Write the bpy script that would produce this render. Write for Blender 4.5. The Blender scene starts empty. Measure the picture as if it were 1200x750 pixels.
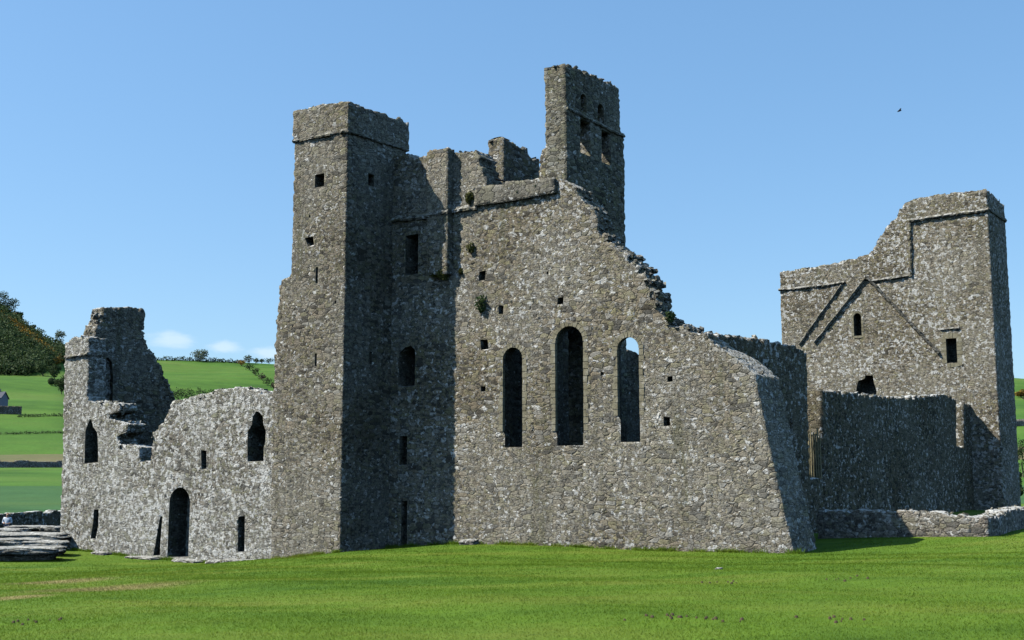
import bpy, bmesh, math, random
import numpy as np
from mathutils import Vector, Matrix, Euler, noise as mn
from mathutils.geometry import delaunay_2d_cdt
random.seed(7); RNG = np.random.default_rng(7)
SC = bpy.context.scene; COL = SC.collection; R = math.radians

# ------------------------------------------------------------------ camera, sky, sun, exposure
FPX, EYE, TILT = 1350.0, 2.8, math.atan(175/1350)
cam = bpy.data.cameras.new('camera'); camo = bpy.data.objects.new('camera', cam); COL.objects.link(camo)
camo.location = (0, 0, EYE); camo.rotation_euler = (math.pi/2 + TILT, 0, 0)
cam.sensor_width = 36; cam.lens = 36*FPX/1200; cam.clip_end = 20000; cam.clip_start = .1
SC.camera = camo
SUN_EL, SUN_DIR = R(48), Vector((.9975, .070))
world = bpy.data.worlds.new('World'); SC.world = world; world.use_nodes = True
def build_world():
    nt = world.node_tree; nt.nodes.clear(); L = nt.links.new
    out = nt.nodes.new('ShaderNodeOutputWorld'); bg = nt.nodes.new('ShaderNodeBackground'); bg.inputs[1].default_value = .105
    sky = nt.nodes.new('ShaderNodeTexSky'); sky.sky_type = 'NISHITA'; sky.sun_disc = False
    sky.sun_elevation = SUN_EL; sky.sun_rotation = math.atan2(-SUN_DIR.x, -SUN_DIR.y)
    sky.altitude = 100; sky.air_density = 1.0; sky.dust_density = .7; sky.ozone_density = 2.0
    # a few low fair weather clouds
    tc = nt.nodes.new('ShaderNodeTexCoord')
    mp = nt.nodes.new('ShaderNodeMapping'); mp.inputs['Scale'].default_value = (38, 38, 110)
    nz = nt.nodes.new('ShaderNodeTexNoise'); nz.inputs['Scale'].default_value = 1.0; nz.inputs['Detail'].default_value = 6; nz.inputs['Roughness'].default_value = .6
    L(tc.outputs['Generated'], mp.inputs[0]); L(mp.outputs[0], nz.inputs[0])
    acc = None
    for (x, y, wx, wy) in ((203, 398, 52, 16), (262, 406, 36, 13), (318, 413, 40, 14)):
        a, b = (x-600)/FPX, (375-y)/FPX
        d = Vector((a, math.cos(TILT)-b*math.sin(TILT), math.sin(TILT)+b*math.cos(TILT))).normalized()
        s = nt.nodes.new('ShaderNodeVectorMath'); s.operation = 'SUBTRACT'; s.inputs[1].default_value = d
        m = nt.nodes.new('ShaderNodeVectorMath'); m.operation = 'MULTIPLY'; m.inputs[1].default_value = (FPX/wx, FPX/wx, FPX/wy)
        l = nt.nodes.new('ShaderNodeVectorMath'); l.operation = 'LENGTH'
        L(tc.outputs['Generated'], s.inputs[0]); L(s.outputs[0], m.inputs[0]); L(m.outputs[0], l.inputs[0])
        r = nt.nodes.new('ShaderNodeMapRange'); r.inputs[1].default_value = 1; r.inputs[2].default_value = 0; L(l.outputs['Value'], r.inputs[0])
        if acc is None: acc = r.outputs[0]
        else:
            mx = nt.nodes.new('ShaderNodeMath'); mx.operation = 'MAXIMUM'; L(acc, mx.inputs[0]); L(r.outputs[0], mx.inputs[1]); acc = mx.outputs[0]
    add = nt.nodes.new('ShaderNodeMath'); add.operation = 'ADD'; L(acc, add.inputs[0]); L(nz.outputs[0], add.inputs[1])
    rr = nt.nodes.new('ShaderNodeMapRange'); rr.inputs[1].default_value = .78; rr.inputs[2].default_value = 1.35; rr.inputs[4].default_value = .32; rr.interpolation_type = 'SMOOTHSTEP'
    L(add.outputs[0], rr.inputs[0])
    g = nt.nodes.new('ShaderNodeMath'); g.operation = 'GREATER_THAN'; g.inputs[1].default_value = .001; L(acc, g.inputs[0])
    m2 = nt.nodes.new('ShaderNodeMath'); m2.operation = 'MULTIPLY'; L(rr.outputs[0], m2.inputs[0]); L(g.outputs[0], m2.inputs[1])
    mix = nt.nodes.new('ShaderNodeMixRGB'); mix.inputs[2].default_value = (6.6, 6.9, 7.2, 1)
    hs = nt.nodes.new('ShaderNodeHueSaturation'); hs.inputs['Saturation'].default_value = 1.2
    L(sky.outputs[0], hs.inputs['Color'])
    tn = nt.nodes.new('ShaderNodeMixRGB'); tn.blend_type = 'MULTIPLY'; tn.inputs[0].default_value = 1; tn.inputs[2].default_value = (.98, 1.04, 1.02, 1); L(hs.outputs[0], tn.inputs[1])
    L(m2.outputs[0], mix.inputs[0]); gm_ = nt.nodes.new('ShaderNodeGamma'); gm_.inputs[1].default_value = .55; L(tn.outputs[0], gm_.inputs[0])
    t2 = nt.nodes.new('ShaderNodeMixRGB'); t2.blend_type = 'MULTIPLY'; t2.inputs[0].default_value = 1; t2.inputs[2].default_value = (1.37, 1.77, 2.2, 1); L(gm_.outputs[0], t2.inputs[1]); L(t2.outputs[0], mix.inputs[1]); L(mix.outputs[0], bg.inputs[0]); L(bg.outputs[0], out.inputs[0])
build_world()
sl = bpy.data.lights.new('sun', 'SUN'); sl.energy = 5.0; sl.angle = R(.53); sl.color = (1, .95, .87)
so = bpy.data.objects.new('sun', sl); COL.objects.link(so); so.location = (-40, 0, 60)
so.rotation_euler = Vector((SUN_DIR.x*math.cos(SUN_EL), SUN_DIR.y*math.cos(SUN_EL), -math.sin(SUN_EL))).to_track_quat('-Z', 'Y').to_euler()
SC.view_settings.view_transform = 'Standard'; SC.view_settings.look = 'None'; SC.view_settings.gamma = 1
SC.view_settings.exposure = .68; SC.view_settings.use_curve_mapping = False
SC.render.engine = 'CYCLES'; SC.cycles.max_bounces = 6; SC.cycles.diffuse_bounces = 0

# ------------------------------------------------------------------ survey helpers: turn a measured direction into a point on a real wall plane
_c, _s = math.cos(TILT), math.sin(TILT)
def ray(x, y):
    a = (x-600)/FPX; b = (375-y)/FPX
    return (a, _c-b*_s, _s+b*_c)
def on_ground(x, y, z=0):
    r = ray(x, y); k = (z-EYE)/r[2]; return (k*r[0], k*r[1])
def on_plane(x, y, O, U):
    r = ray(x, y); det = -r[0]*U[1]+U[0]*r[1]
    k = (-O[0]*U[1]+U[0]*O[1])/det
    return ((k*r[0]-O[0])*U[0]+(k*r[1]-O[1])*U[1], EYE+k*r[2])
PHI = R(35.5)
B = (math.sin(PHI), math.cos(PHI)); A = (math.cos(PHI), -math.sin(PHI))
def shift(O, d, k): return (O[0]+d[0]*k, O[1]+d[1]*k)
class Frame:
    "a vertical wall plane: u runs to the right seen from outside, n runs into the wall"
    def __init__(s, O, U): s.O, s.U = O, U; s.N = (-U[1], U[0])
    def P(s, u, z, n=0): return (s.O[0]+s.U[0]*u+s.N[0]*n, s.O[1]+s.U[1]*u+s.N[1]*n, z)
    def q(s, x, y): return on_plane(x, y, s.O, s.U)
    def Q(s, pts): return [s.q(*p) for p in pts]

# ------------------------------------------------------------------ object helpers
def tag(o, label, cat, group=None, kind=None):
    if label: o['label'] = label
    if cat: o['category'] = cat
    if group: o['group'] = group
    if kind: o['kind'] = kind
    return o
def thing(name, label, cat, loc, group=None):
    o = bpy.data.objects.new(name, None); COL.objects.link(o); o.location = loc; o.empty_display_size = .3
    bpy.context.view_layer.update()
    return tag(o, label, cat, group)
def link(name, me, mat, parent=None):
    o = bpy.data.objects.new(name, me); COL.objects.link(o)
    if mat: me.materials.append(mat)
    if parent is not None:
        o.parent = parent
        w = Vector((0, 0, 0)); p = parent
        while p is not None: w += Vector(p.location); p = p.parent
        me.transform(Matrix.Translation(-w))       # parts keep local coordinates about the thing's base
    return o
def mesh_from(V, F, name='m', smooth=True):
    me = bpy.data.meshes.new(name); me.from_pydata([tuple(v) for v in V], [], F); me.update()
    if smooth: me.polygons.foreach_set('use_smooth', [True]*len(me.polygons))
    return me

# ------------------------------------------------------------------ materials
def nodes(name):
    m = bpy.data.materials.new(name); m.use_nodes = True; nt = m.node_tree; nt.nodes.clear()
    out = nt.nodes.new('ShaderNodeOutputMaterial'); bs = nt.nodes.new('ShaderNodeBsdfPrincipled')
    nt.links.new(bs.outputs[0], out.inputs[0]); bs.inputs['Specular IOR Level'].default_value = .25
    return m, nt, out, bs
def N_(nt, typ, **kw):
    n = nt.nodes.new('ShaderNode'+typ)
    for k, v in kw.items():
        if k.startswith('i_'):
            key = k[2:]; n.inputs[int(key) if key.isdigit() else key].default_value = v
        else: setattr(n, k, v)
    return n
def ramp(nt, src, stops):
    r = nt.nodes.new('ShaderNodeValToRGB'); cr = r.color_ramp
    while len(cr.elements) < len(stops): cr.elements.new(.5)
    for e, (p, c) in zip(cr.elements, stops): e.position = p; e.color = (*c, 1) if len(c) == 3 else c
    nt.links.new(src, r.inputs[0]); return r
def mrange(nt, src, a, b, c=0, d=1, smooth=True):
    r = nt.nodes.new('ShaderNodeMapRange'); r.interpolation_type = 'SMOOTHSTEP' if smooth else 'LINEAR'
    for i, v in enumerate((a, b, c, d)): r.inputs[i+1].default_value = v
    nt.links.new(src, r.inputs[0]); return r.outputs[0]
def math_(nt, op, a, b=None):
    n = nt.nodes.new('ShaderNodeMath'); n.operation = op
    for i, v in enumerate((a, b)):
        if v is None: continue
        if isinstance(v, (int, float)): n.inputs[i].default_value = v
        else: nt.links.new(v, n.inputs[i])
    return n.outputs[0]
def mixc(nt, fac, a, b, blend='MIX'):
    n = nt.nodes.new('ShaderNodeMixRGB'); n.blend_type = blend
    for i, v in enumerate((fac, a, b)):
        if isinstance(v, (int, float)): n.inputs[i].default_value = v
        elif isinstance(v, tuple): n.inputs[i].default_value = (*v, 1)
        else: nt.links.new(v, n.inputs[i])
    return n.outputs[0]

def rubble(name, warm=(.235, .205, .150), cool=(.195, .190, .172), lichen=.5, size=1.0, cap=1.0, relief=1.0, seed=0.0, coarse=.5):
    "random rubble limestone: two sizes of stone, sunken joints, lichen in white crusts"
    warm = (.98*warm[0], .99*warm[1], .98*warm[2]); cool = (.95*cool[0], .94*cool[1], .90*cool[2])
    m, nt, out, bs = nodes(name); L = nt.links.new
    tc = N_(nt, 'TexCoord'); add0 = N_(nt, 'VectorMath', operation='ADD'); add0.inputs[1].default_value = (seed, seed*1.7, seed*.3)
    L(tc.outputs['Object'], add0.inputs[0])
    P = add0.outputs[0]
    # warp the coursing
    wn = N_(nt, 'TexNoise', i_Scale=1.1, i_Detail=2.0); L(P, wn.inputs['Vector'])
    ws = N_(nt, 'VectorMath', operation='SCALE'); ws.inputs['Scale'].default_value = .20
    L(wn.outputs['Color'], ws.inputs[0])
    wn2 = N_(nt, 'TexNoise', i_Scale=8.0, i_Detail=4.0, i_Roughness=.7); L(P, wn2.inputs['Vector'])
    ws2 = N_(nt, 'VectorMath', operation='SCALE'); ws2.inputs['Scale'].default_value = .12; L(wn2.outputs['Color'], ws2.inputs[0])
    a1 = N_(nt, 'VectorMath', operation='ADD'); L(P, a1.inputs[0]); L(ws.outputs[0], a1.inputs[1])
    a2 = N_(nt, 'VectorMath', operation='ADD'); L(a1.outputs[0], a2.inputs[0]); L(ws2.outputs[0], a2.inputs[1])
    def stones(scale, zs):
        mp = N_(nt, 'Mapping'); mp.inputs['Scale'].default_value = (1, 1, zs); L(a2.outputs[0], mp.inputs[0])
        v = N_(nt, 'TexVoronoi', feature='F1', i_Scale=scale); v.inputs['Randomness'].default_value = .72; L(mp.outputs[0], v.inputs['Vector'])
        e = N_(nt, 'TexVoronoi', feature='DISTANCE_TO_EDGE', i_Scale=scale); e.inputs['Randomness'].default_value = .72; L(mp.outputs[0], e.inputs['Vector'])
        return v.outputs['Color'], e.outputs['Distance'], v.outputs['Distance']
    cA, eA, dA = stones(2.7/size, 2.4); cB, eB, dB = stones(6.0/size, 1.9)
    sel = N_(nt, 'TexNoise', i_Scale=.9, i_Detail=3.0, i_Roughness=.7); L(P, sel.inputs['Vector'])
    k = mrange(nt, sel.outputs[0], .5-.03+.2*(coarse-.5), .5+.03+.2*(coarse-.5))
    col = mixc(nt, k, cA, cB)
    eA2 = math_(nt, 'MULTIPLY', eA, 1.0); eB2 = math_(nt, 'MULTIPLY', eB, 1.0)
    edge = N_(nt, 'Mix', data_type='FLOAT'); L(k, edge.inputs[0]); L(eA2, edge.inputs[2]); L(eB2, edge.inputs[3])
    edge = edge.outputs[0]
    sep = N_(nt, 'SeparateColor'); L(col, sep.inputs[0])
    fine = N_(nt, 'TexNoise', i_Scale=22.0, i_Detail=5.0, i_Roughness=.65); L(P, fine.inputs['Vector'])
    mid = N_(nt, 'TexNoise', i_Scale=5.0, i_Detail=4.0, i_Roughness=.6); L(P, mid.inputs['Vector'])
    big = N_(nt, 'TexNoise', i_Scale=.22, i_Detail=4.0, i_Roughness=.6); L(P, big.inputs['Vector'])
    joint = mrange(nt, math_(nt, 'ADD', edge, math_(nt, 'MULTIPLY', math_(nt, 'SUBTRACT', mid.outputs[0], .5), .20)), .005, .07)
    # height
    h = math_(nt, 'MULTIPLY', mrange(nt, edge, 0, .12), .032)
    h = math_(nt, 'ADD', h, math_(nt, 'MULTIPLY', sep.outputs[0], .05))
    h = math_(nt, 'ADD', h, math_(nt, 'MULTIPLY', mid.outputs[0], .035))
    h = math_(nt, 'ADD', h, math_(nt, 'MULTIPLY', fine.outputs[0], .034))
    h = math_(nt, 'ADD', h, -.07)
    at = N_(nt, 'Attribute', attribute_name='dm'); h = math_(nt, 'MULTIPLY', h, math_(nt, 'SUBTRACT', 1.0, at.outputs['Fac']))
    disp = N_(nt, 'Displacement', i_Midlevel=0.0, i_Scale=relief); L(h, disp.inputs['Height']); L(disp.outputs[0], out.inputs['Displacement'])
    m.displacement_method = 'BOTH'
    # colour of each stone
    tone = ramp(nt, sep.outputs[1], [(0, tuple(.30*c for c in warm)), (.18, tuple(.55*c for c in cool)), (.36, (warm[0]*.98, warm[1]*1.02, warm[2]*.80)), (.55, warm), (.7, (warm[0]*1.03, warm[1]*.99, warm[2]*.95)), (.86, tuple(1.3*c for c in cool)), (1, tuple(1.75*c for c in cool))])
    base = mixc(nt, mrange(nt, big.outputs[0], .40, .62), tone.outputs[0], mixc(nt, .55, tone.outputs[0], cool))
    base = mixc(nt, .75, base, ramp(nt, fine.outputs[0], [(.28, (.26, .26, .26)), (.48, (.95, .95, .95)), (.72, (1.6, 1.6, 1.56))]).outputs[0], 'MULTIPLY')
    base = mixc(nt, 1.0, base, ramp(nt, big.outputs[0], [(.32, (.72, .70, .68)), (.5, (1, 1, 1)), (.66, (1.22, 1.22, 1.2))]).outputs[0], 'MULTIPLY')
    base = mixc(nt, .7, base, ramp(nt, mid.outputs[0], [(.3, (.62, .6, .57)), (.65, (1.25, 1.25, 1.25))]).outputs[0], 'MULTIPLY')
    mortar = mixc(nt, mid.outputs[0], tuple(.55*c for c in warm), tuple(.95*c for c in cool))
    base = mixc(nt, joint, mixc(nt, .5, base, mortar), base)
    base = mixc(nt, mrange(nt, math_(nt, 'ADD', edge, math_(nt, 'MULTIPLY', math_(nt, 'SUBTRACT', fine.outputs[0], .5), .09)), .0, .04), tuple(.16*c for c in warm), base)
    # dark weather stains running down
    stm = N_(nt, 'Mapping'); stm.inputs['Scale'].default_value = (1.3, 1.3, .16); L(P, stm.inputs[0])
    st = N_(nt, 'TexNoise', i_Scale=1.0, i_Detail=5.0, i_Roughness=.65); L(stm.outputs[0], st.inputs['Vector'])
    base = mixc(nt, mrange(nt, st.outputs[0], .52, .72, 0, .45), base, (.085, .078, .062))
    # lichen: whole stones, small crusts, patchy on a large scale
    pn = N_(nt, 'TexNoise', i_Scale=.42, i_Detail=5.0, i_Roughness=.7); L(P, pn.inputs['Vector'])
    zone = mrange(nt, pn.outputs[0], .38, .68)
    ln = N_(nt, 'TexNoise', i_Scale=4.6, i_Detail=4.0, i_Roughness=.62); L(P, ln.inputs['Vector'])
    thr = .715-.13*lichen
    lv = math_(nt, 'ADD', ln.outputs[0], math_(nt, 'MULTIPLY', zone, .08))
    lv = math_(nt, 'ADD', lv, math_(nt, 'MULTIPLY', math_(nt, 'GREATER_THAN', sep.outputs[2], .86-.12*lichen), .085))
    lm = mrange(nt, lv, thr, thr+.05)
    lm = math_(nt, 'MULTIPLY', lm, mrange(nt, fine.outputs[0], .36, .52, .25, .92))
    sp_ = N_(nt, 'TexVoronoi', feature='F1', i_Scale=4.2); L(a2.outputs[0], sp_.inputs['Vector']); ssp = N_(nt, 'SeparateColor'); L(sp_.outputs['Color'], ssp.inputs[0])
    rad = mrange(nt, ssp.outputs[0], .70-.25*lichen, 1.0, 0, .26, False)
    spot = mrange(nt, math_(nt, 'SUBTRACT', rad, math_(nt, 'ADD', sp_.outputs['Distance'], math_(nt, 'MULTIPLY', math_(nt, 'SUBTRACT', fine.outputs[0], .5), .35))), 0, .05, 0, .9)
    lm = math_(nt, 'MAXIMUM', lm, math_(nt, 'MULTIPLY', spot, mrange(nt, zone, 0, .6, .25, 1)))
    geo = N_(nt, 'NewGeometry'); sx = N_(nt, 'SeparateXYZ'); L(geo.outputs['True Normal'], sx.inputs[0])
    up = mrange(nt, math_(nt, 'ADD', sx.outputs[2], math_(nt, 'MULTIPLY', math_(nt, 'SUBTRACT', mid.outputs[0], .5), 1.4)), .45, .8, 0, .85*cap)
    lm = math_(nt, 'MAXIMUM', lm, up)
    base = mixc(nt, lm, base, mixc(nt, mid.outputs[0], (.36, .36, .33), (.70, .70, .66)))
    # yellow green algae
    gm = mrange(nt, math_(nt, 'ADD', st.outputs[0], math_(nt, 'MULTIPLY', ln.outputs[0], .35)), .78, .92, 0, .3)
    base = mixc(nt, gm, base, (.13, .135, .05))
    L(base, bs.inputs['Base Color']); bs.inputs['Roughness'].default_value = .95; bs.inputs['Specular IOR Level'].default_value = .105
    return m
M = {}
M['facade'] = rubble('facade_rubble', lichen=.55, cap=.5, seed=3.1)
M['tower'] = rubble('tower_rubble', warm=(.225, .20, .155), cool=(.185, .18, .16), lichen=.38, seed=11.3, size=.9)
M['range'] = rubble('range_rubble', warm=(.25, .235, .20), cool=(.24, .24, .225), lichen=1.1, seed=23.0, size=.9, cap=1.1)
M['keep'] = rubble('keep_rubble', warm=(.245, .215, .160), cool=(.20, .19, .165), lichen=.85, seed=37.0, size=.95, coarse=.3)
M['sidew'] = rubble('side_wall_rubble', warm=(.155, .135, .095), cool=(.135, .124, .098), lichen=.6, seed=51.0, cap=1.3)  # shade put into the colour: darker stone for walls turned from the sun
M['low'] = rubble('low_wall_rubble', warm=(.23, .205, .17), cool=(.21, .205, .185), lichen=.6, seed=71.0, cap=.9)
M['inner'] = rubble('inner_rubble', warm=(.12, .11, .09), cool=(.10, .10, .09), lichen=.05, seed=64.0, cap=.2)  # recess and interior stone coloured darker to deepen the shade inside openings
M['ledge'] = rubble('ledge_stone', warm=(.17, .155, .12), cool=(.14, .135, .12), lichen=.3, seed=83.0, size=1.5, relief=.5, cap=.5)
M['slab'] = rubble('slab_stone', warm=(.19, .175, .145), cool=(.17, .17, .155), lichen=.5, seed=91.0, size=1.6, relief=.8, cap=.45)
def dressed():
    m, nt, out, bs = nodes('dressed_stone'); L = nt.links.new
    tc = N_(nt, 'TexCoord'); n1 = N_(nt, 'TexNoise', i_Scale=3.0, i_Detail=6.0, i_Roughness=.7); L(tc.outputs['Object'], n1.inputs['Vector'])
    n2 = N_(nt, 'TexNoise', i_Scale=24.0, i_Detail=4.0); L(tc.outputs['Object'], n2.inputs['Vector'])
    c = ramp(nt, n1.outputs[0], [(.3, (.13, .115, .07)), (.5, (.21, .19, .125)), (.62, (.25, .235, .17)), (.74, (.45, .44, .38))])
    c = mixc(nt, .5, c.outputs[0], ramp(nt, n2.outputs[0], [(.3, (.6, .6, .6)), (.7, (1.2, 1.2, 1.2))]).outputs[0], 'MULTIPLY')
    L(c, bs.inputs['Base Color']); bs.inputs['Roughness'].default_value = .95
    bp = N_(nt, 'Bump', i_Strength=.6, i_Distance=.03); L(math_(nt, 'ADD', n1.outputs[0], math_(nt, 'MULTIPLY', n2.outputs[0], .4)), bp.inputs['Height']); L(bp.outputs[0], bs.inputs['Normal'])
    return m
M['dressed'] = dressed()
def plain(name, c1, c2, scale=6.0, rough=.9, transl=0, detail=5.0, bump=0):
    m, nt, out, bs = nodes(name); L = nt.links.new
    tc = N_(nt, 'TexCoord'); n1 = N_(nt, 'TexNoise', i_Scale=scale, i_Detail=detail, i_Roughness=.65); L(tc.outputs['Object'], n1.inputs['Vector'])
    c = ramp(nt, n1.outputs[0], [(.3, c1), (.7, c2)]); L(c.outputs[0], bs.inputs['Base Color']); bs.inputs['Roughness'].default_value = rough
    if bump:
        bp = N_(nt, 'Bump', i_Strength=.7, i_Distance=bump); L(n1.outputs[0], bp.inputs['Height']); L(bp.outputs[0], bs.inputs['Normal'])
    if transl:
        tr = N_(nt, 'BsdfTranslucent'); L(c.outputs[0], tr.inputs[0]); mx = N_(nt, 'MixShader', i_Fac=transl)
        L(bs.outputs[0], mx.inputs[1]); L(tr.outputs[0], mx.inputs[2]); L(mx.outputs[0], out.inputs[0])
    return m

# ------------------------------------------------------------------ wall building
def resample(pts, step, closed=True):
    out = []; n = len(pts)
    for i in range(n if closed else n-1):
        a, b = pts[i], pts[(i+1) % n]; d = math.dist(a, b); k = max(1, int(round(d/step)))
        for j in range(k): out.append(tuple(a[t]+(b[t]-a[t])*j/k for t in range(len(a))))
    if not closed: out.append(tuple(pts[-1]))
    return out
def rag(pts, amp=.09, smin=.16, smax=.5, rnd=None):
    "break an open polyline into stone-sized steps; the end points stay put"
    rnd = rnd or random; out = [pts[0]]
    for i in range(len(pts)-1):
        a, b = Vector(pts[i]), Vector(pts[i+1]); L = (b-a).length
        if L < smin: out.append(tuple(b)); continue
        d = (b-a)/L; nrm = Vector((-d.y, d.x)); t = 0
        while t < L-.05:
            w = rnd.uniform(smin, smax); e = min(L, t+w)
            if L-e < smin*.6: e = L
            o = rnd.uniform(-amp, amp)*(1.5 if rnd.random() < .15 else 1)
            g = min(.03, (e-t)*.2)
            out.append(tuple(a+d*(t+g)+nrm*(o+rnd.uniform(-.02, .02)))); out.append(tuple(a+d*(e-g)+nrm*(o+rnd.uniform(-.02, .02)))); t = e
        if i < len(pts)-2: pass
    out.append(pts[-1]); return out
def inside(P, poly):
    x, y = P[:, 0], P[:, 1]; r = np.zeros(len(P), bool); n = len(poly)
    for i in range(n):
        x1, y1 = poly[i]; x2, y2 = poly[(i+1) % n]
        if y1 == y2: continue
        c = ((y1 > y) != (y2 > y)) & (x < (x2-x1)*(y-y1)/(y2-y1)+x1); r ^= c
    return r
def tri(outline, holes, g):
    "triangulate a polygon with holes, filled with a jittered grid; returns points, faces, and index lists of each loop"
    loops = [outline]+holes; P = []; E = []; spans = []
    for lp in loops:
        s = len(P); P += lp; n = len(lp); E += [(s+i, s+(i+1) % n) for i in range(n)]; spans.append((s, n))
    bp = np.array(P); lo = bp.min(0); hi = bp.max(0)
    gx = np.arange(lo[0]+g*.5, hi[0], g); gy = np.arange(lo[1]+g*.5, hi[1], g)
    if len(gx) and len(gy):
        G = np.stack(np.meshgrid(gx, gy), -1).reshape(-1, 2); G = G+RNG.uniform(-.18*g, .18*g, G.shape)
        k = inside(G, outline)
        for h in holes: k &= ~inside(G, h)
        G = G[k]
        if len(G):
            keep = np.ones(len(G), bool)
            for c in range(0, len(G), 4000):
                d = ((G[c:c+4000, None, :]-bp[None])**2).sum(-1).min(1); keep[c:c+4000] = d > (.5*g)**2
            G = G[keep]
        P = P+[tuple(p) for p in G]
    res = delaunay_2d_cdt([Vector(p) for p in P], E, [], 0, 1e-6)
    V = [tuple(v) for v in res[0]]; orig = res[3]; mp = {}
    for i, o in enumerate(orig):
        for j in o: mp[j] = i
    F = [f for f in res[2] if len(f) == 3]
    va = np.array(V); fa = np.array([list(f) for f in F]); cen = va[fa].mean(1)
    k = inside(cen, outline)
    for h in holes: k &= ~inside(cen, h)
    F = []
    for f in fa[k]:
        a, b, c = va[f[0]], va[f[1]], va[f[2]]
        if (b[0]-a[0])*(c[1]-a[1])-(b[1]-a[1])*(c[0]-a[0]) < 0: f = f[::-1]
        F.append(list(f))
    loopsidx = [[mp[s+i] for i in range(n)] for s, n in spans]
    return V, F, loopsidx
def ccw(p):
    a = sum(p[i][0]*p[(i+1) % len(p)][1]-p[(i+1) % len(p)][0]*p[i][1] for i in range(len(p)))
    return p if a > 0 else p[::-1]

class Hole:
    def __init__(s, pts, depth=None, splay=0.0, name='window', mat='inner', label=None, surround=0, sur_pts=None):
        s.pts, s.depth, s.splay, s.name, s.mat, s.label, s.surround, s.sur_pts = pts, depth, splay, name, mat, label, surround, sur_pts
def finalize(V, F, edge_idx, merge=.004):
    me = mesh_from(V, F)
    a = me.attributes.new('dm', 'FLOAT', 'POINT'); arr = np.zeros(len(me.vertices), np.float32)
    if len(edge_idx): arr[list(edge_idx)] = 1
    a.data.foreach_set('value', arr)
    bm = bmesh.new(); bm.from_mesh(me); bmesh.ops.remove_doubles(bm, verts=bm.verts, dist=merge); 
    bmesh.ops.dissolve_degenerate(bm, edges=bm.edges, dist=1e-5)
    bm.to_mesh(me); bm.free(); me.update(); return me
def strip(V, F, la, lb, k, flip):
    "join two equal loops of 3d points with k rows of quads; returns nothing"
    n = len(la); base = len(V)
    for r in range(k+1):
        t = r/k
        for i in range(n): V.append(tuple(la[i][c]+(lb[i][c]-la[i][c])*t for c in range(3)))
    for r in range(k):
        for i in range(n):
            a = base+r*n+i; b = base+r*n+(i+1) % n; c = b+n; d = a+n
            F.append([a, b, c, d] if flip else [a, d, c, b])
    return base
def slab(name, fr, outline, holes, thick, mat, parent, g=.11, label=None, open_back=False, hole_parent=None):
    "a free-standing wall: front and back faces, broken edges, openings with their own reveal meshes"
    th = thick if callable(thick) else (lambda u, z: thick)
    ol = resample(ccw(outline), g); hl = [resample(ccw(h.pts), g*.9) for h in holes]
    V2, F2, lp = tri(ol, hl, g)
    V = [fr.P(u, z) for u, z in V2]; F = [list(f) for f in F2]; edge = set()
    for l in lp[1:]: edge.update(l)
    thru = [i for i, h in enumerate(holes) if h.depth is None]
    backs = {}
    for i in thru:
        h = holes[i]; cx = sum(p[0] for p in hl[i])/len(hl[i]); cz = sum(p[1] for p in hl[i])/len(hl[i])
        w = max(p[0] for p in hl[i])-min(p[0] for p in hl[i])
        backs[i] = [(cx+(p[0]-cx)*(1+2*h.splay/w), p[1]+(h.splay*.6 if p[1] > cz else -h.splay*1.2)*abs(p[1]-cz)/max(.01, max(abs(q[1]-cz) for q in hl[i]))) for p in hl[i]]
    gb = max(g, .2)
    V3, F3, lp3 = tri(ol, [backs[i] for i in thru], gb)
    off = len(V); V += [fr.P(u, z, th(u, z)) for u, z in V3]; F += [[off+i for i in f[::-1]] for f in F3]
    for l in lp3[1:]: edge.update(off+i for i in l)
    tm = max(th(*p) for p in ol); k = max(1, int(round(tm/(g*1.3))))
    strip(V, F, [fr.P(u, z) for u, z in ol], [fr.P(u, z, th(u, z)) for u, z in ol], k, False)
    me = finalize(V, F, edge); o = link(name, me, M[mat] if isinstance(mat, str) else mat, parent)
    if label: o['label'] = label
    hp = hole_parent or o
    for i, h in enumerate(holes):
        v, f = [], []
        fa = [fr.P(u, z) for u, z in hl[i]]; n = len(fa)
        if h.depth is None: fb = [fr.P(u, z, th(u, z)) for u, z in backs[i]]; d = th(*hl[i][0])
        else: fb = [fr.P(u, z, h.depth) for u, z in hl[i]]; d = h.depth
        kk = max(1, int(round(d/(g*1.2)))); strip(v, f, fa, fb, kk, True)
        e = set(range(n))
        if h.depth is None: e |= set(range(kk*n, kk*n+n))
        else:
            v4, f4, _ = tri(hl[i], [], g); o4 = len(v); v += [fr.P(u, z, h.depth) for u, z in v4]; f += [[o4+t for t in q] for q in f4]
        me = finalize(v, f, e); ho = link(h.name, me, M[h.mat], hp)
        if h.label: ho['label'] = h.label
        if h.surround:
            sp = resample(h.sur_pts or h.pts, .25, closed=False)
            surround(fr, sp, h.surround, ho)
    return o
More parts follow.
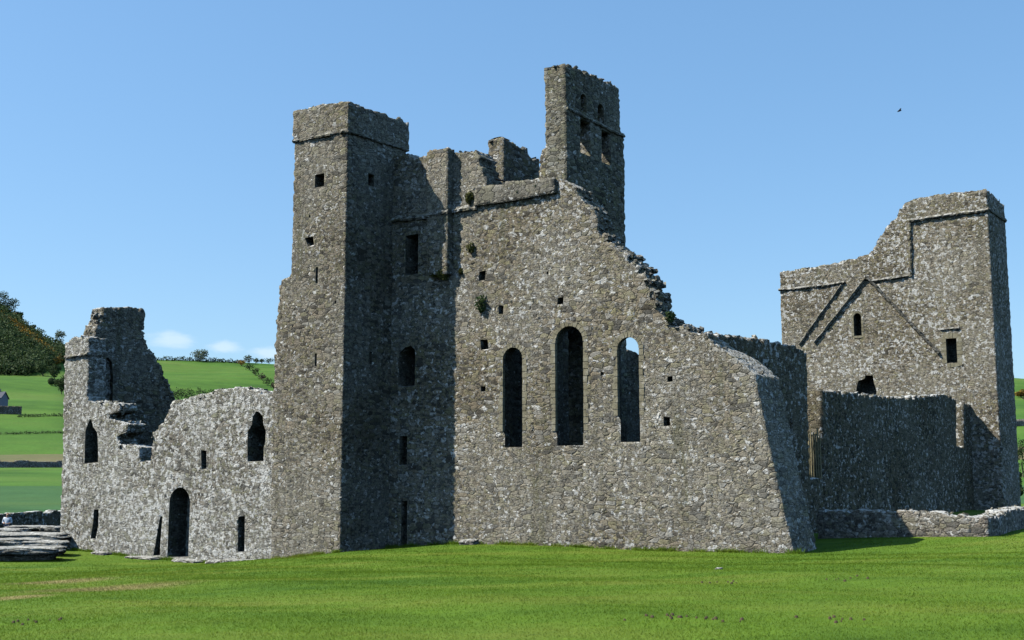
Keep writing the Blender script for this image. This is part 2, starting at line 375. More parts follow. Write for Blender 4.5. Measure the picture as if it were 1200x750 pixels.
def surround(fr, path, w, parent, proud=.025):
    "dressed stones set round an opening, each block its own small joint"
    pts = path; v, f = [], []
    for i in range(len(pts)-1):
        a, b = Vector(pts[i]), Vector(pts[i+1]); d = (b-a)
        if d.length < 1e-4: continue
        d.normalize()
        def nrm(j):
            p0 = Vector(pts[max(0, j-1)]); p1 = Vector(pts[min(len(pts)-1, j+1)]); t = (p1-p0).normalized(); return Vector((t.y, -t.x))
        na, nb = nrm(i), nrm(i+1); gp = .012; ww = w*random.uniform(.82, 1.2); pr = proud+random.uniform(-.01, .012)
        q = [a+d*gp, b-d*gp, b-d*gp+nb*ww, a+d*gp+na*ww]
        s = len(v)
        v += [fr.P(p.x, p.y, -pr) for p in q]+[fr.P(p.x, p.y, .12) for p in q]
        for e in ([0, 1, 2, 3], [0, 4, 5, 1], [1, 5, 6, 2], [2, 6, 7, 3], [3, 7, 4, 0]): f.append([s+t for t in e])
    me = mesh_from(v, f, smooth=False)
    bm = bmesh.new(); bm.from_mesh(me); bmesh.ops.recalc_face_normals(bm, faces=bm.faces); bm.to_mesh(me); bm.free()
    o = link('stone_surround', me, M['dressed'], parent)
    return o
def block(name, faces, mat, parent, g=.12, ztop=None, label=None):
    "a closed tower from vertical faces [(frame, outline, holes)], capped on top"
    V, F, edge = [], [], set(); hs = []
    for fr, ol, holes in faces:
        ol = resample(ccw(ol), g); hl = [resample(ccw(h.pts), g*.9) for h in holes]
        V2, F2, lp = tri(ol, hl, g); o = len(V)
        V += [fr.P(u, z) for u, z in V2]; F += [[o+i for i in f] for f in F2]
        for l in lp[1:]: edge.update(o+i for i in l)
        hs += [(fr, h, l) for h, l in zip(holes, hl)]
    me = finalize(V, F, edge, .02)
    if ztop is not None:
        bm = bmesh.new(); bm.from_mesh(me)
        be = [e for e in bm.edges if e.is_boundary and min(v.co.z for v in e.verts) > ztop]
        r = bmesh.ops.holes_fill(bm, edges=be, sides=0)
        if r['faces']: bmesh.ops.triangulate(bm, faces=r['faces'])
        bm.to_mesh(me); bm.free()
    me.polygons.foreach_set('use_smooth', [True]*len(me.polygons))
    ob = link(name, me, M[mat], parent)
    if label: ob['label'] = label
    for fr, h, l in hs:
        v, f = [], []; kk = max(1, int(round(h.depth/(g*1.2))))
        strip(v, f, [fr.P(u, z) for u, z in l], [fr.P(u, z, h.depth) for u, z in l], kk, True)
        v4, f4, _ = tri(l, [], g); o4 = len(v); v += [fr.P(u, z, h.depth) for u, z in v4]; f += [[o4+t for t in q] for q in f4]
        ho = link(h.name, finalize(v, f, set(range(len(l)))), M[h.mat], ob)
        if h.label: ho['label'] = h.label
        if h.surround: surround(fr, resample(h.sur_pts or (h.pts+[h.pts[0]]), .25, closed=False), h.surround, ho)
    return ob
def bar(name, fr, p, q, h, proj, mat, parent, back=.1, g=.12):
    "a projecting ledge of stone running from p to q (u,z) on a wall face, weathered"
    a, b = Vector(p), Vector(q); L = (b-a).length; d = (b-a)/L; nr = Vector((-d.y, d.x)); k = max(1, int(L/g)); v, f = [], []
    seg = 0; j = 0; jj = 0
    for i in range(k+1):
        if i >= seg: seg = i+random.randint(2, 5); j = random.uniform(-.035, .035); jj = random.uniform(-.02, .02)
        c = a+d*(L*i/k)+nr*jj
        for (hh, n) in ((-h/2, back), (-h/2, -proj*.75+j), (-.02, -proj+j), (h/2, -proj*.45+j), (h/2+.02, back)):
            r = c+nr*hh; v.append(fr.P(r.x, r.y, n))
    for i in range(k):
        for t in range(4): s = i*5+t; f.append([s, s+5, s+6, s+1])
    f.append([0, 1, 2, 3, 4]); f.append([k*5+t for t in (4, 3, 2, 1, 0)])
    me = mesh_from(v, f, smooth=False); bm = bmesh.new(); bm.from_mesh(me); bmesh.ops.recalc_face_normals(bm, faces=bm.faces); bm.to_mesh(me); bm.free()
    return link(name, me, M[mat], parent)
def rect(x0, y0, x1, y1): return [(x0, y1), (x1, y1), (x1, y0), (x0, y0)]
def rot_rect(fr, x0, y0, x1, y1):
    "upright opening on a wall from its measured extent"
    a = fr.q((x0+x1)/2, (y0+y1)/2); u0 = fr.q(x0, (y0+y1)/2)[0]; u1 = fr.q(x1, (y0+y1)/2)[0]; z0 = fr.q((x0+x1)/2, y1)[1]; z1 = fr.q((x0+x1)/2, y0)[1]
    return [(u0, z0), (u1, z0), (u1, z1), (u0, z1)]
def arch(fr, x0, x1, ytop, yspring, ybot, foot=None):
    ym = (ytop+ybot)/2; u0 = fr.q(x0, ym)[0]; u1 = fr.q(x1, ym)[0]; xm = (x0+x1)/2
    zb = fr.q(xm, ybot)[1]; zt = fr.q(xm, ytop)[1]; w = (u1-u0)/2; zs = zt-w*1.0; cx = (u0+u1)/2
    pts = [(u0, zb), (u1, zb)]
    if foot: # the ragged rebuilt foot, narrower than the opening
        zf = fr.q(xm, foot[0])[1]; l, r = foot[1], foot[2]
        pts = [(u0+l, zb), (u1-r, zb), (u1-r, zf-.1), (u1, zf)]
    arc = [(cx+w*math.cos(t), zs+(zt-zs)*math.sin(t)) for t in np.linspace(0, math.pi, 13)]
    if foot: pts += arc+[(u0, zf), (u0+l, zf-.15)]
    else: pts += arc
    zf = fr.q(xm, foot[0])[1] if foot else zb
    return pts, [(u1, zf)]+arc+[(u0, zf)]

# ------------------------------------------------------------------ wall planes of the place
P1 = on_ground(930, 650, 0)
FA = Frame(P1, A)
uM = FA.q(455, 640)[0]; MEET = shift(P1, A, uM)
sT = on_plane(398, 647, MEET, B)[0]; T0 = shift(MEET, B, sT)          # near corner of the tall tower
TF = Frame(T0, A); TR = Frame(T0, B)
LR = Frame(shift(T0, B, .12), A)
SWO = shift(P1, A, FA.q(829, 393)[0]); SWF = Frame(SWO, B)
W0 = SWF.P(SWF.q(963, 500)[0], 0)[:2]; WR = Frame(W0, B)
lenW = WR.q(1136, 475)[0]
K0 = shift(W0, B, lenW); KF0 = Frame(K0, A); uK = KF0.q(1156, 224)[0]
KC = shift(K0, A, uK); KF = Frame(KC, A); KR = Frame(KC, B)

# ------------------------------------------------------------------ ground and hills
ctl = [(0, 0, 1.2), (-6, 11, 1.05), (0, 12, 1.1), (6, 12, 1.12), (-12, 25, .25), (0, 26, .55), (12, 26, .78), (14, 0, 1.2), (-14, 0, 1.2), (0, -20, 1.3), (30, -10, 1.2), (-30, -10, 1.0)]
for (x, y, z) in ((930, 650, 0), (730, 645, -.08), (530, 638, -.2), (455, 643, -.36), (398, 647, -.48), (360, 653, -.75), (963, 622, .22), (1157, 629, .45), (1200, 621, .52), (1060, 633, .3)):
    r = ray(x, y); k = (z-EYE)/r[2]; ctl.append((k*r[0], k*r[1], z))
for x, y in ((320, 657), (250, 660), (200, 657), (130, 649), (70, 643)):
    u, z = LR.q(x, y); p = LR.P(u, z); ctl.append((p[0], p[1], z))
ctl += [(-40, 60, -1.1), (-30, 75, -1.1), (0, 75, -.6), (20, 70, .3), (40, 60, .5), (40, 30, .6), (-40, 30, -.6), (60, 80, .3), (-60, 90, -1.1), (0, 100, -1), (60, 110, 0), (40, 0, 1.2)]
CT = np.array(ctl)
def tps_fit(P):
    n = len(P); d = np.sqrt(((P[:, None, :2]-P[None, :, :2])**2).sum(-1)); K = np.where(d > 0, d**2*np.log(d+1e-9), 0)+np.eye(n)*8.0
    Q = np.c_[np.ones(n), P[:, :2]]; Amat = np.block([[K, Q], [Q.T, np.zeros((3, 3))]]); return np.linalg.solve(Amat, np.r_[P[:, 2], 0, 0, 0])
TW = tps_fit(CT)
cols = {-500: [(110, 596), (250, 549), (290, 537), (600, 440), (800, 290), (1600, 280)],
        -60: [(110, 596), (250, 549), (290, 537), (600, 440), (780, 320), (1600, 330)],
        0: [(110, 596), (250, 549), (290, 537), (600, 440), (740, 362), (1600, 380)],
        30: [(110, 596), (250, 549), (290, 537), (600, 441), (720, 386), (1600, 400)],
        72: [(110, 596), (250, 549), (290, 537), (600, 442), (700, 415), (1600, 425)],
        110: [(110, 596), (250, 549), (290, 537), (600, 470), (900, 420), (1600, 440)],
        170: [(110, 596), (250, 549), (290, 537), (620, 474), (900, 420.5), (1600, 450)],
        250: [(110, 596), (250, 549), (290, 537), (620, 476), (900, 424.5), (1600, 450)],
        330: [(110, 596), (250, 549), (290, 537), (620, 478), (900, 428), (1600, 452)],
        600: [(110, 594), (250, 560), (400, 540), (900, 470), (1600, 500)],
        1100: [(110, 590), (250, 560), (400, 520), (700, 450), (1600, 500)],
        1190: [(110, 588), (200, 560), (300, 520), (700, 445), (1600, 480)],
        1260: [(110, 588), (200, 560), (300, 520), (700, 448), (1600, 480)],
        1700: [(110, 588), (200, 560), (300, 520), (700, 460), (1600, 480)]}
cx_az = []; cz = []; RR = np.array([90, 110, 150, 200, 250, 290, 400, 500, 600, 650, 700, 750, 800, 900, 1100, 1600.])
for x, lst in cols.items():
    cx_az.append(math.atan2(ray(x, 550)[0], ray(x, 550)[1]))
    rs = [l[0] for l in lst]; ts = []
    for r_, y in lst:
        q = ray(x, y); ts.append(EYE+r_*q[2]/math.hypot(q[0], q[1]))
    z = np.interp(RR, rs, ts); z[0] = -1.0 if x < 700 else .2; z[-1] = z[-2]*.9; cz.append(z)
cx_az = np.array(cx_az); cz = np.array(cz)
def hfun(x, y):
    x = np.asarray(x, float); y = np.asarray(y, float); r = np.hypot(x, y); az = np.arctan2(x, y)
    d = np.sqrt((x[..., None]-CT[:, 0])**2+(y[..., None]-CT[:, 1])**2)
    near = (np.where(d > 0, d**2*np.log(d+1e-9), 0)*TW[:-3]).sum(-1)+TW[-3]+TW[-2]*x+TW[-1]*y
    near = near+.035*np.sin(x*.55+1)*np.sin(y*.47)+.02*np.sin(x*1.3+y*.9)
    azc = np.clip(az, cx_az[0], cx_az[-1]); out = np.zeros_like(r)
    ca = np.array([np.interp(azc, cx_az, cz[:, j]) for j in range(len(RR))])
    rc = np.clip(r, RR[0], RR[-1]); j = np.clip(np.searchsorted(RR, rc)-1, 0, len(RR)-2)
    t = (rc-RR[j])/(RR[j+1]-RR[j]); idx = np.indices(r.shape)
    far = np.take_along_axis(ca, j[None], 0)[0]*(1-t)+np.take_along_axis(ca, (j+1)[None], 0)[0]*t
    far = far+np.clip((r-150)/300, 0, 1)*(1.2*np.sin(x*.021+y*.013)+.7*np.sin(x*.05-y*.03+2))
    front = np.clip(1-np.abs(az)/R(110), 0, 1); front = np.clip(front*3, 0, 1)
    far = far*front+1.0*(1-front)
    w = np.clip((r-72)/26, 0, 1); w = w*w*(3-2*w)
    return near*(1-w)+far*w
def hit(x, y, r0=60, r1=1500):
    r_ = ray(x, y); hl = math.hypot(r_[0], r_[1]); ds = np.linspace(r0, r1, 1500)
    X = ds*r_[0]/hl; Y = ds*r_[1]/hl; Z = EYE+ds*r_[2]/hl; hz = hfun(X, Y); w = np.where(Z <= hz)[0]
    i = w[0] if len(w) else len(ds)-1
    return X[i], Y[i], hz[i], ds[i]
def H(x, y): return float(hfun(np.array([x]), np.array([y]))[0])
def polar_sheet(name, radii, azs, mat, lift=0, lump=True):
    RRr, AZ = np.meshgrid(radii, azs, indexing='ij'); X = RRr*np.sin(AZ); Y = RRr*np.cos(AZ); Z = hfun(X, Y)+lift
    nr, na = X.shape; V = np.c_[X.ravel(), Y.ravel(), Z.ravel()]; F = []
    i = np.arange(nr-1)[:, None]*na+np.arange(na-1)[None]; F = np.stack([i, i+1, i+na+1, i+na], -1).reshape(-1, 4)
    me = mesh_from(V, F.tolist()); return link(name, me, mat)
def grass_mat(name, cA, cB, cC, sc=1.0, dry=.0):
    m, nt, out, bs = nodes(name); L = nt.links.new; tc = N_(nt, 'TexCoord')
    geo = N_(nt, 'NewGeometry'); P = geo.outputs['Position']
    st = N_(nt, 'Mapping'); st.inputs['Scale'].default_value = (.40, 1.1, .3); L(P, st.inputs[0])
    a = N_(nt, 'TexNoise', i_Scale=.35*sc, i_Detail=6.0, i_Roughness=.62); L(st.outputs[0], a.inputs['Vector'])
    b = N_(nt, 'TexNoise', i_Scale=1.4*sc, i_Detail=7.0, i_Roughness=.7); L(P, b.inputs['Vector'])
    c = N_(nt, 'TexNoise', i_Scale=28.0*sc, i_Detail=4.0, i_Roughness=.7); L(P, c.inputs['Vector'])
    col = ramp(nt, a.outputs[0], [(.3, cA), (.5, cB), (.7, cC)]).outputs[0]
    col = mixc(nt, mrange(nt, b.outputs[0], .45, .72, 0, .55), col, tuple(min(1, v*1.35) for v in cB))
    col = mixc(nt, mrange(nt, b.outputs[0], .28, .44, .5, 0), col, tuple(v*.6 for v in cA))
    col = mixc(nt, .55, col, ramp(nt, c.outputs[0], [(.3, (.5, .55, .5)), (.7, (1.35, 1.3, 1.3))]).outputs[0], 'MULTIPLY')
    if dry: # worn, straw coloured patches where the turf is thin
        pos = []
        for (x, y, rx, ry) in ((130, 690, 2.2, 2.6), (70, 682, 1.8, 1.8), (20, 700, .8, 1.2)):
            gx, gy = [float(q_) for q_ in hit(x, y, 8, 60)[:2]]
            s = N_(nt, 'VectorMath', operation='SUBTRACT'); s.inputs[1].default_value = (gx, gy, 0); L(P, s.inputs[0])
            q = N_(nt, 'VectorMath', operation='MULTIPLY'); q.inputs[1].default_value = (1/rx, 1/ry, 0); L(s.outputs[0], q.inputs[0])
            l = N_(nt, 'VectorMath', operation='LENGTH'); L(q.outputs[0], l.inputs[0]); pos.append(mrange(nt, l.outputs['Value'], 1.3, 0, 0, 1))
        acc = pos[0]
        for p in pos[1:]: acc = math_(nt, 'MAXIMUM', acc, p)
        f = mrange(nt, math_(nt, 'MULTIPLY', acc, math_(nt, 'ADD', b.outputs[0], .35)), .1, .85, 0, dry)
        col = mixc(nt, f, col, mixc(nt, c.outputs[0], (.17, .135, .05), (.36, .30, .13)))
    L(col, bs.inputs['Base Color']); bs.inputs['Roughness'].default_value = .9; bs.inputs['Specular IOR Level'].default_value = .1
    bp = N_(nt, 'Bump', i_Strength=.5, i_Distance=.04); L(math_(nt, 'ADD', c.outputs[0], b.outputs[0]), bp.inputs['Height']); L(bp.outputs[0], bs.inputs['Normal'])
    return m, nt, out, bs
M['lawn'] = grass_mat('lawn_turf', (.046, .102, .010), (.085, .150, .015), (.14, .175, .028), dry=.85)[0]
M['pasture'] = grass_mat('pasture_green', (.030, .080, .012), (.060, .130, .018), (.10, .155, .03), sc=.06)[0]
M['reeds'] = grass_mat('rushy_field', (.028, .075, .024), (.045, .105, .034), (.075, .12, .03), sc=.12)[0]
M['tawny'] = grass_mat('tawny_field', (.10, .095, .045), (.14, .12, .06), (.09, .12, .04), sc=.1)[0]
azs = np.concatenate([np.linspace(-math.pi, -R(32), 40)[:-1], np.linspace(-R(32), R(32), 320), np.linspace(R(32), math.pi, 40)[1:]])
radn = np.concatenate([np.linspace(.05, 8, 12), np.linspace(8.4, 60, 170), np.linspace(61, 100, 40)])
tag(polar_sheet('ground', radn, azs, M['lawn']), None, None, kind='structure')
def bands():
    segs = [(99.6, 160, 'reeds', 'field'), (159.6, 249, 'pasture', 'field'), (248.6, 291, 'tawny', 'field'), (290.4, 610, 'pasture', 'field'), (609, 1600, 'pasture', 'hill')]
    for a, b, m, n in segs:
        k = max(8, int((b-a)/8)); o = polar_sheet(n, np.linspace(a, b, k), azs[::2], M[m], lift=-.02); tag(o, None, None, kind='structure')
bands()
# beyond the hills the land goes on flat to the horizon
me = mesh_from([(-15000, -15000, -3), (15000, -15000, -3), (15000, 15000, -3), (-15000, 15000, -3)], [[0, 1, 2, 3]]); tag(link('terrain', me, M['pasture']), None, None, kind='structure')

def crumble(name, fr, path, thick, per_m, mat, parent, smin=.07, smax=.2, lift=0.0, seed=0):
    "loose angular stones of the rubble core standing along a broken edge; path in (u,z)"
    rg = random.Random(seed); pts = resample(path, .05, False); L = sum(math.dist(pts[i], pts[i+1]) for i in range(len(pts)-1)); v, f = [], []
    for i in range(int(L*per_m*thick)):
        p = rg.choice(pts); n = rg.uniform(.02, thick-.02); sz = rg.uniform(smin, smax)*(1 if rg.random() > .12 else 1.4)
        c = Vector(fr.P(p[0]+rg.uniform(-.04, .04), p[1]+lift+rg.uniform(-.10, .05), n)); rot = Euler((rg.gauss(0, .35), rg.gauss(0, .35), rg.uniform(0, 6.28))).to_matrix(); b = len(v)
        d = (rg.uniform(.8, 1.5), rg.uniform(.6, 1.0), rg.uniform(.35, .7))
        for x in (-1, 1):
            for y in (-1, 1):
                for z in (-1, 1): v.append(tuple(c+rot@Vector((x*d[0]*rg.uniform(.6, 1), y*d[1]*rg.uniform(.6, 1), z*d[2]*rg.uniform(.6, 1)))*sz*.5*1.2))
        f += [[b+q for q in e] for e in ([0, 1, 3, 2], [4, 6, 7, 5], [0, 4, 5, 1], [2, 3, 7, 6], [0, 2, 6, 4], [1, 5, 7, 3])]
    o = link(name, mesh_from(v, f, smooth=False), M[mat], parent); o['kind'] = 'stuff'; return o
M['core'] = rubble('core_rubble', warm=(.20, .185, .15), cool=(.18, .18, .165), lichen=.5, seed=97.0, size=.6, cap=.35, relief=.25)
# ------------------------------------------------------------------ abbey church
church = thing('abbey_church', 'roofless grey stone church with tall slim tower, three lancets and belfry', 'church ruin', (*P1, 0.0))
ZB = -1.6
def facade():
    fr = FA; q = fr.q
    top = [(477, 180), (482, 186), (487, 184), (497, 181), (512, 180), (534, 178), (556, 177), (563, 186), (565, 200), (569, 219), (600, 216), (640, 209), (655, 210), (676, 221)]
    gab = [(676, 221), (680, 233), (689, 245), (697, 255), (700, 268), (719, 283), (735, 302), (739, 309), (752, 320), (758, 333), (764, 342), (770, 356), (780, 372), (789, 381), (799, 384), (806, 388)]
    slope = [(806, 388), (828, 397), (850, 413), (870, 428), (885, 440)]
    rnd = random.Random(5)
    tp = rag(fr.Q(top), .06, rnd=rnd); gp = rag(fr.Q(gab), .13, .15, .45, rnd); sp = rag(fr.Q(slope), .03, rnd=rnd)
    side = fr.Q([(885, 440), (896, 495), (910, 560), (930, 650)]); side = resample(side, .3, False)
    side = [side[0]]+[(u+random.uniform(-.03, .03), z) for u, z in side[1:]]
    ue = side[-1][0]
    ol = [(uM-.5, ZB)]+[(ue+.3, ZB)]+side[::-1]+sp[::-1][1:]+gp[::-1][1:]+tp[::-1][1:]+[(uM-.5, tp[0][1])]
    hs = []
    def lancet(x0, x1, yt, yb, foot, lab, spl):
        pts, sp_ = arch(fr, x0, x1, yt, 0, yb, foot)
        hs.append(Hole(pts, None, spl, 'lancet_window', 'inner', lab, .19, sp_))
    lancet(589.5, 612.5, 407, 524, (505, .09, .02), 'narrow left lancet window with a dressed stone arch', .35)
    lancet(651, 684, 382, 522, (505, .06, .04), 'tallest middle lancet window with a dressed stone arch', .4)
    lancet(724, 749.5, 395, 518, (487, .1, 0), 'right lancet window showing a patch of sky', .5)
    for x0, y0, x1, y1 in ((475, 275, 490, 322), (468, 511, 477, 545), (470, 587, 477, 641)):
        hs.append(Hole(rot_rect(fr, x0, y0, x1, y1), 1.1 if y0 > 400 else 1.1, name='window'))
    p = rot_rect(fr, 467, 407, 486, 453); u0, u1 = p[0][0], p[1][0]; z0, z1 = p[0][1], p[2][1]; w = u1-u0
    hs.append(Hole([(u0, z0), (u1, z0), (u1+.03, z1-.5), (u1, z1-.12), (u0+w*.75, z1+.05), (u0+w*.4, z1), (u0+.05, z1-.2), (u0-.04, z1-.7)], 1.1, name='window'))
    for x0, y0, x1, y1 in ((563, 398, 572, 409), (564, 452, 569, 459), (584, 358, 590, 368), (653, 348, 660, 357), (782, 441, 789, 448), (777, 489, 785, 499), (561, 318, 569, 329), (612, 470, 615, 474), (704, 436, 708, 440), (640, 318, 643, 322)):
        a = rot_rect(fr, x0, y0, x1, y1); a = [(u+random.uniform(-.03, .03), z+random.uniform(-.03, .03)) for u, z in a]
        hs.append(Hole(a, .5, name='putlog_hole'))
    ub = q(832, 480)[0]
    def th(u, z): return 1.15+.95*min(1, max(0, (u-ub)/.5))
    o = slab('gable_wall', fr, ol, hs, th, 'facade', church, g=.1)
    crumble('rubble_core', fr, gp, 1.15, 42, 'core', church, seed=1); crumble('rubble_core', fr, fr.Q([(534, 178), (556, 177), (565, 198), (569, 217)]), 1.1, 14, 'core', church, smax=.14, seed=2)
    crumble('rubble_core', fr, sp, 1.2, 6, 'core', church, smax=.15, seed=3)
    return o
facade_o = facade()
# pilaster that climbs the wall, with its stepped foot
def boxy(name, fr, ol, front, back, mat, parent, g=.12, label=None):
    f2 = Frame((fr.O[0]-fr.N[0]*front, fr.O[1]-fr.N[1]*front), fr.U)
    return slab(name, f2, ol, [], front+back, mat, parent, g, label)
pl = [FA.q(506, 258)[0], FA.q(530.5, 258)[0]]
zt = FA.q(518, 178)[1]; zs = FA.q(518, 252)[1]; zb = FA.q(522, 322)[1]
boxy('pilaster', FA, [(pl[0]+.12, zb), (pl[1], zb-.05), (pl[1], zs)]+rag([(pl[1], zt), (pl[0], zt)], .05)+[(pl[0], zs), (pl[0]+.1, zs-.1)], .36, .05, 'facade', church)
bar('string_course', FA, FA.q(459, 258), (pl[0]-.01, FA.q(506, 254)[1]), .22, .16, 'ledge', church)
bar('string_course', Frame(shift(FA.O, B, -.36), A), (pl[0]-.05, zs), (pl[1]+.05, zs+.02), .16, .1, 'ledge', church)
bar('string_course', FA, (pl[1]+.01, FA.q(535, 247)[1]), FA.q(560, 243), .2, .14, 'ledge', church)
# weathered coping of the lower parapet
cp = rag(FA.Q([(560, 219), (610, 214), (651, 208)]), .04, .3, .7)
boxy('coping', FA, [FA.q(558, 242), FA.q(600, 236.5), FA.q(653, 226.5)]+cp[::-1], .15, .05, 'ledge', church)
# slope stones on the broad corner buttress
# tall tower
def tower():
    q = TF.q
    zc = q(408, 119.5)[1]; zl = TF.q(347, 127)[1]; uL = -3.10; D = TR.q(476, 160)[0]; z11 = q(336, 325)[1]
    rnd = random.Random(9)
    ftop = rag([(uL, zc+.12), (-1.6, zc+.1), (0, zc)], .05, rnd=rnd); rtop = rag([(0, zc), (1.2, zc+.0), (2.4, zc+.02), (D, zc+.05)], .10, rnd=rnd)
    back = Frame(shift(T0, B, D), (-A[0], -A[1])); left = Frame(shift(shift(T0, A, uL), B, D), (-B[0], -B[1]))
    fh = [Hole(rot_rect(TF, 369, 204, 380, 219), .8), Hole([q(357, 279), q(361, 289), q(368, 287), q(367, 277)], .7, name='putlog_hole'),
          Hole(rot_rect(TF, 369.8, 313, 372.6, 332), .7, name='arrow_slit'), Hole(rot_rect(TF, 368.8, 414, 371.2, 429), .7, name='arrow_slit'),
          Hole(rot_rect(TF, 362, 252, 364, 255), .4, name='putlog_hole'), Hole(rot_rect(TF, 392, 352, 394, 356), .4, name='putlog_hole')]
    rh = [Hole(rot_rect(TR, 431.5, 204, 438.5, 218), .8), Hole(rot_rect(TR, 433, 412, 436, 427), .7, name='arrow_slit'),
          Hole(rot_rect(TR, 420, 150, 423, 154), .4, name='putlog_hole'), Hole(rot_rect(TR, 436, 155, 440, 159), .4, name='putlog_hole'), Hole(rot_rect(TR, 445, 158, 449, 162), .4, name='putlog_hole')]
    FO = [(uL, ZB), (0, ZB)]+ftop[::-1]
    RO = [(0, ZB), (D, ZB)]+rtop[::-1]
    BO = [(0, ZB), (-uL, ZB), (-uL, zc+.12), (0, zc+.05)]; LO = [(0, ZB), (D, ZB), (D, zc+.12), (0, zc+.12)]
    t = block('tower', [(TF, FO, fh), (TR, RO, rh), (back, BO, []), (left, LO, [])], 'tower', church, g=.115, ztop=zc-1)
    # parapet stage stands a hand's breadth proud above the string
    zs1 = q(406, 154)[1]
    e = .07
    c2 = shift(shift(T0, A, e), B, -e); F2 = Frame(c2, A); R2 = Frame(c2, B); W = -uL+2*e; D2 = D+2*e
    b2 = Frame(shift(c2, B, D2), (-A[0], -A[1])); l2 = Frame(shift(shift(c2, A, -W), B, D2), (-B[0], -B[1]))
    ph = [Hole([(u+e, z) for u, z in h.pts], .4, name='putlog_hole') for h in rh[2:]]
    ft = rag([(-W, zc+.16), (-1.5, zc+.13), (0, zc+.02)], .05, rnd=rnd); rt = rag([(0, zc+.02), (.4, zc-.03), (2, zc+.02), (D2, zc+.06)], .08, .2, .5, rnd=rnd)
    block('parapet', [(F2, [(-W, zs1), (0, zs1)]+ft[::-1], []), (R2, [(0, zs1), (D2, zs1)]+rt[::-1], []),
                      (b2, [(0, zs1), (W, zs1), (W, zc+.16), (0, zc+.06)], []), (l2, [(0, zs1), (D2, zs1), (D2, zc+.16), (0, zc+.16)], [])], 'tower', church, g=.12, ztop=zc-1)
    bar('string_course', TF, (uL-.08, zs1+.12), (.07, zs1), .16, .11, 'ledge', church); bar('string_course', TR, (-.1, zs1), (D+.07, zs1+.03), .13, .1, 'ledge', church)
    # torn stub of the lower range still bonded to the tower
    st = TF.Q([(318.5, 640), (318, 560), (319, 480), (322, 430), (324, 380), (327, 345), (329, 328), (335, 325), (343, 321)])
    side = rag(st, .05, .15, .4, rnd)
    fr = Frame(shift(T0, B, .02), A)
    slab('torn_wall_stub', fr, [(uL+.05, ZB), (uL+.05, st[-1][1])]+side[::-1]+[(st[0][0], ZB)], [], 1.5, 'tower', church, g=.12)
tower()
# belfry: a thin wall with two tiers of openings, string between them
def belfry():
    O = on_plane(664, 216, shift(P1, B, .55), A)[0]; O = shift(shift(P1, B, .55), A, O); fr = Frame(O, B); q = fr.q
    zt = q(662, 75)[1]; uR = q(731, 200)[0]
    tp = rag(fr.Q([(662, 75), (676, 82), (700, 91), (712, 97), (725, 104)]), .07, .15, .4, random.Random(4))
    zm = q(665, 127)[1]; u2 = q(726, 130)[0]
    ol = [(0, 11), (1.6, 11), (1.6, ZB), (uR, ZB), (uR+.03, zm-2.5), (uR, zm-.05), (u2+.02, zm+.1)]+tp[::-1]+[(0.0, zm)]
    hs = []
    def op(x0, x1, yt, yb, ar=True):
        u0, u1 = q(x0, (yt+yb)/2)[0], q(x1, (yt+yb)/2)[0]; zc_ = q((x0+x1)/2, yt)[1]; zb_ = q((x0+x1)/2, yb)[1]; cx = (u0+u1)/2; w = (u1-u0)/2
        pts = [(u0, zb_), (u1, zb_)]+([(cx+w*math.cos(t), zc_-w+w*math.sin(t)) for t in np.linspace(0, math.pi, 9)] if ar else [(u1, zc_), (u0, zc_)])
        hs.append(Hole(pts, None, 0.0, 'bell_opening', 'facade'))
    op(680.5, 687.5, 110, 131); op(700.5, 708, 122, 144); op(680, 692, 141, 181, False); op(705, 716, 154, 192, False)
    th = lambda u, z: .98
    slab('belfry', fr, ol, hs, th, 'sidew_plain', church, g=.1)
    bar('string_course', fr, (0, zm), (uR+.05, q(731, 160)[1]), .14, .1, 'ledge', church)
    crumble('loose_stones', fr, tp, .9, 26, 'core', church, smax=.16, seed=4)
    # shoulder of broken wall at the belfry foot, flush with the end
    F3 = Frame(shift(O, B, .02), A)
    pts = F3.Q([(632, 216), (632, 200), (633, 184), (636, 176), (645, 173), (646, 150)])
    sh = rag(pts, .05, .15, .35)
    slab('broken_shoulder', F3, sh[::-1]+[(sh[0][0], 8.0), (-.95, 8.0), (-.95, pts[-1][1])] , [], .9, 'facade', church, g=.12)
    crumble('loose_stones', F3, sh, .85, 16, 'core', church, smax=.16, seed=5)
    return fr
M['sidew_plain'] = rubble('belfry_rubble', warm=(.20, .185, .14), cool=(.17, .17, .15), lichen=.3, seed=58.0, cap=.5)
BF = belfry()
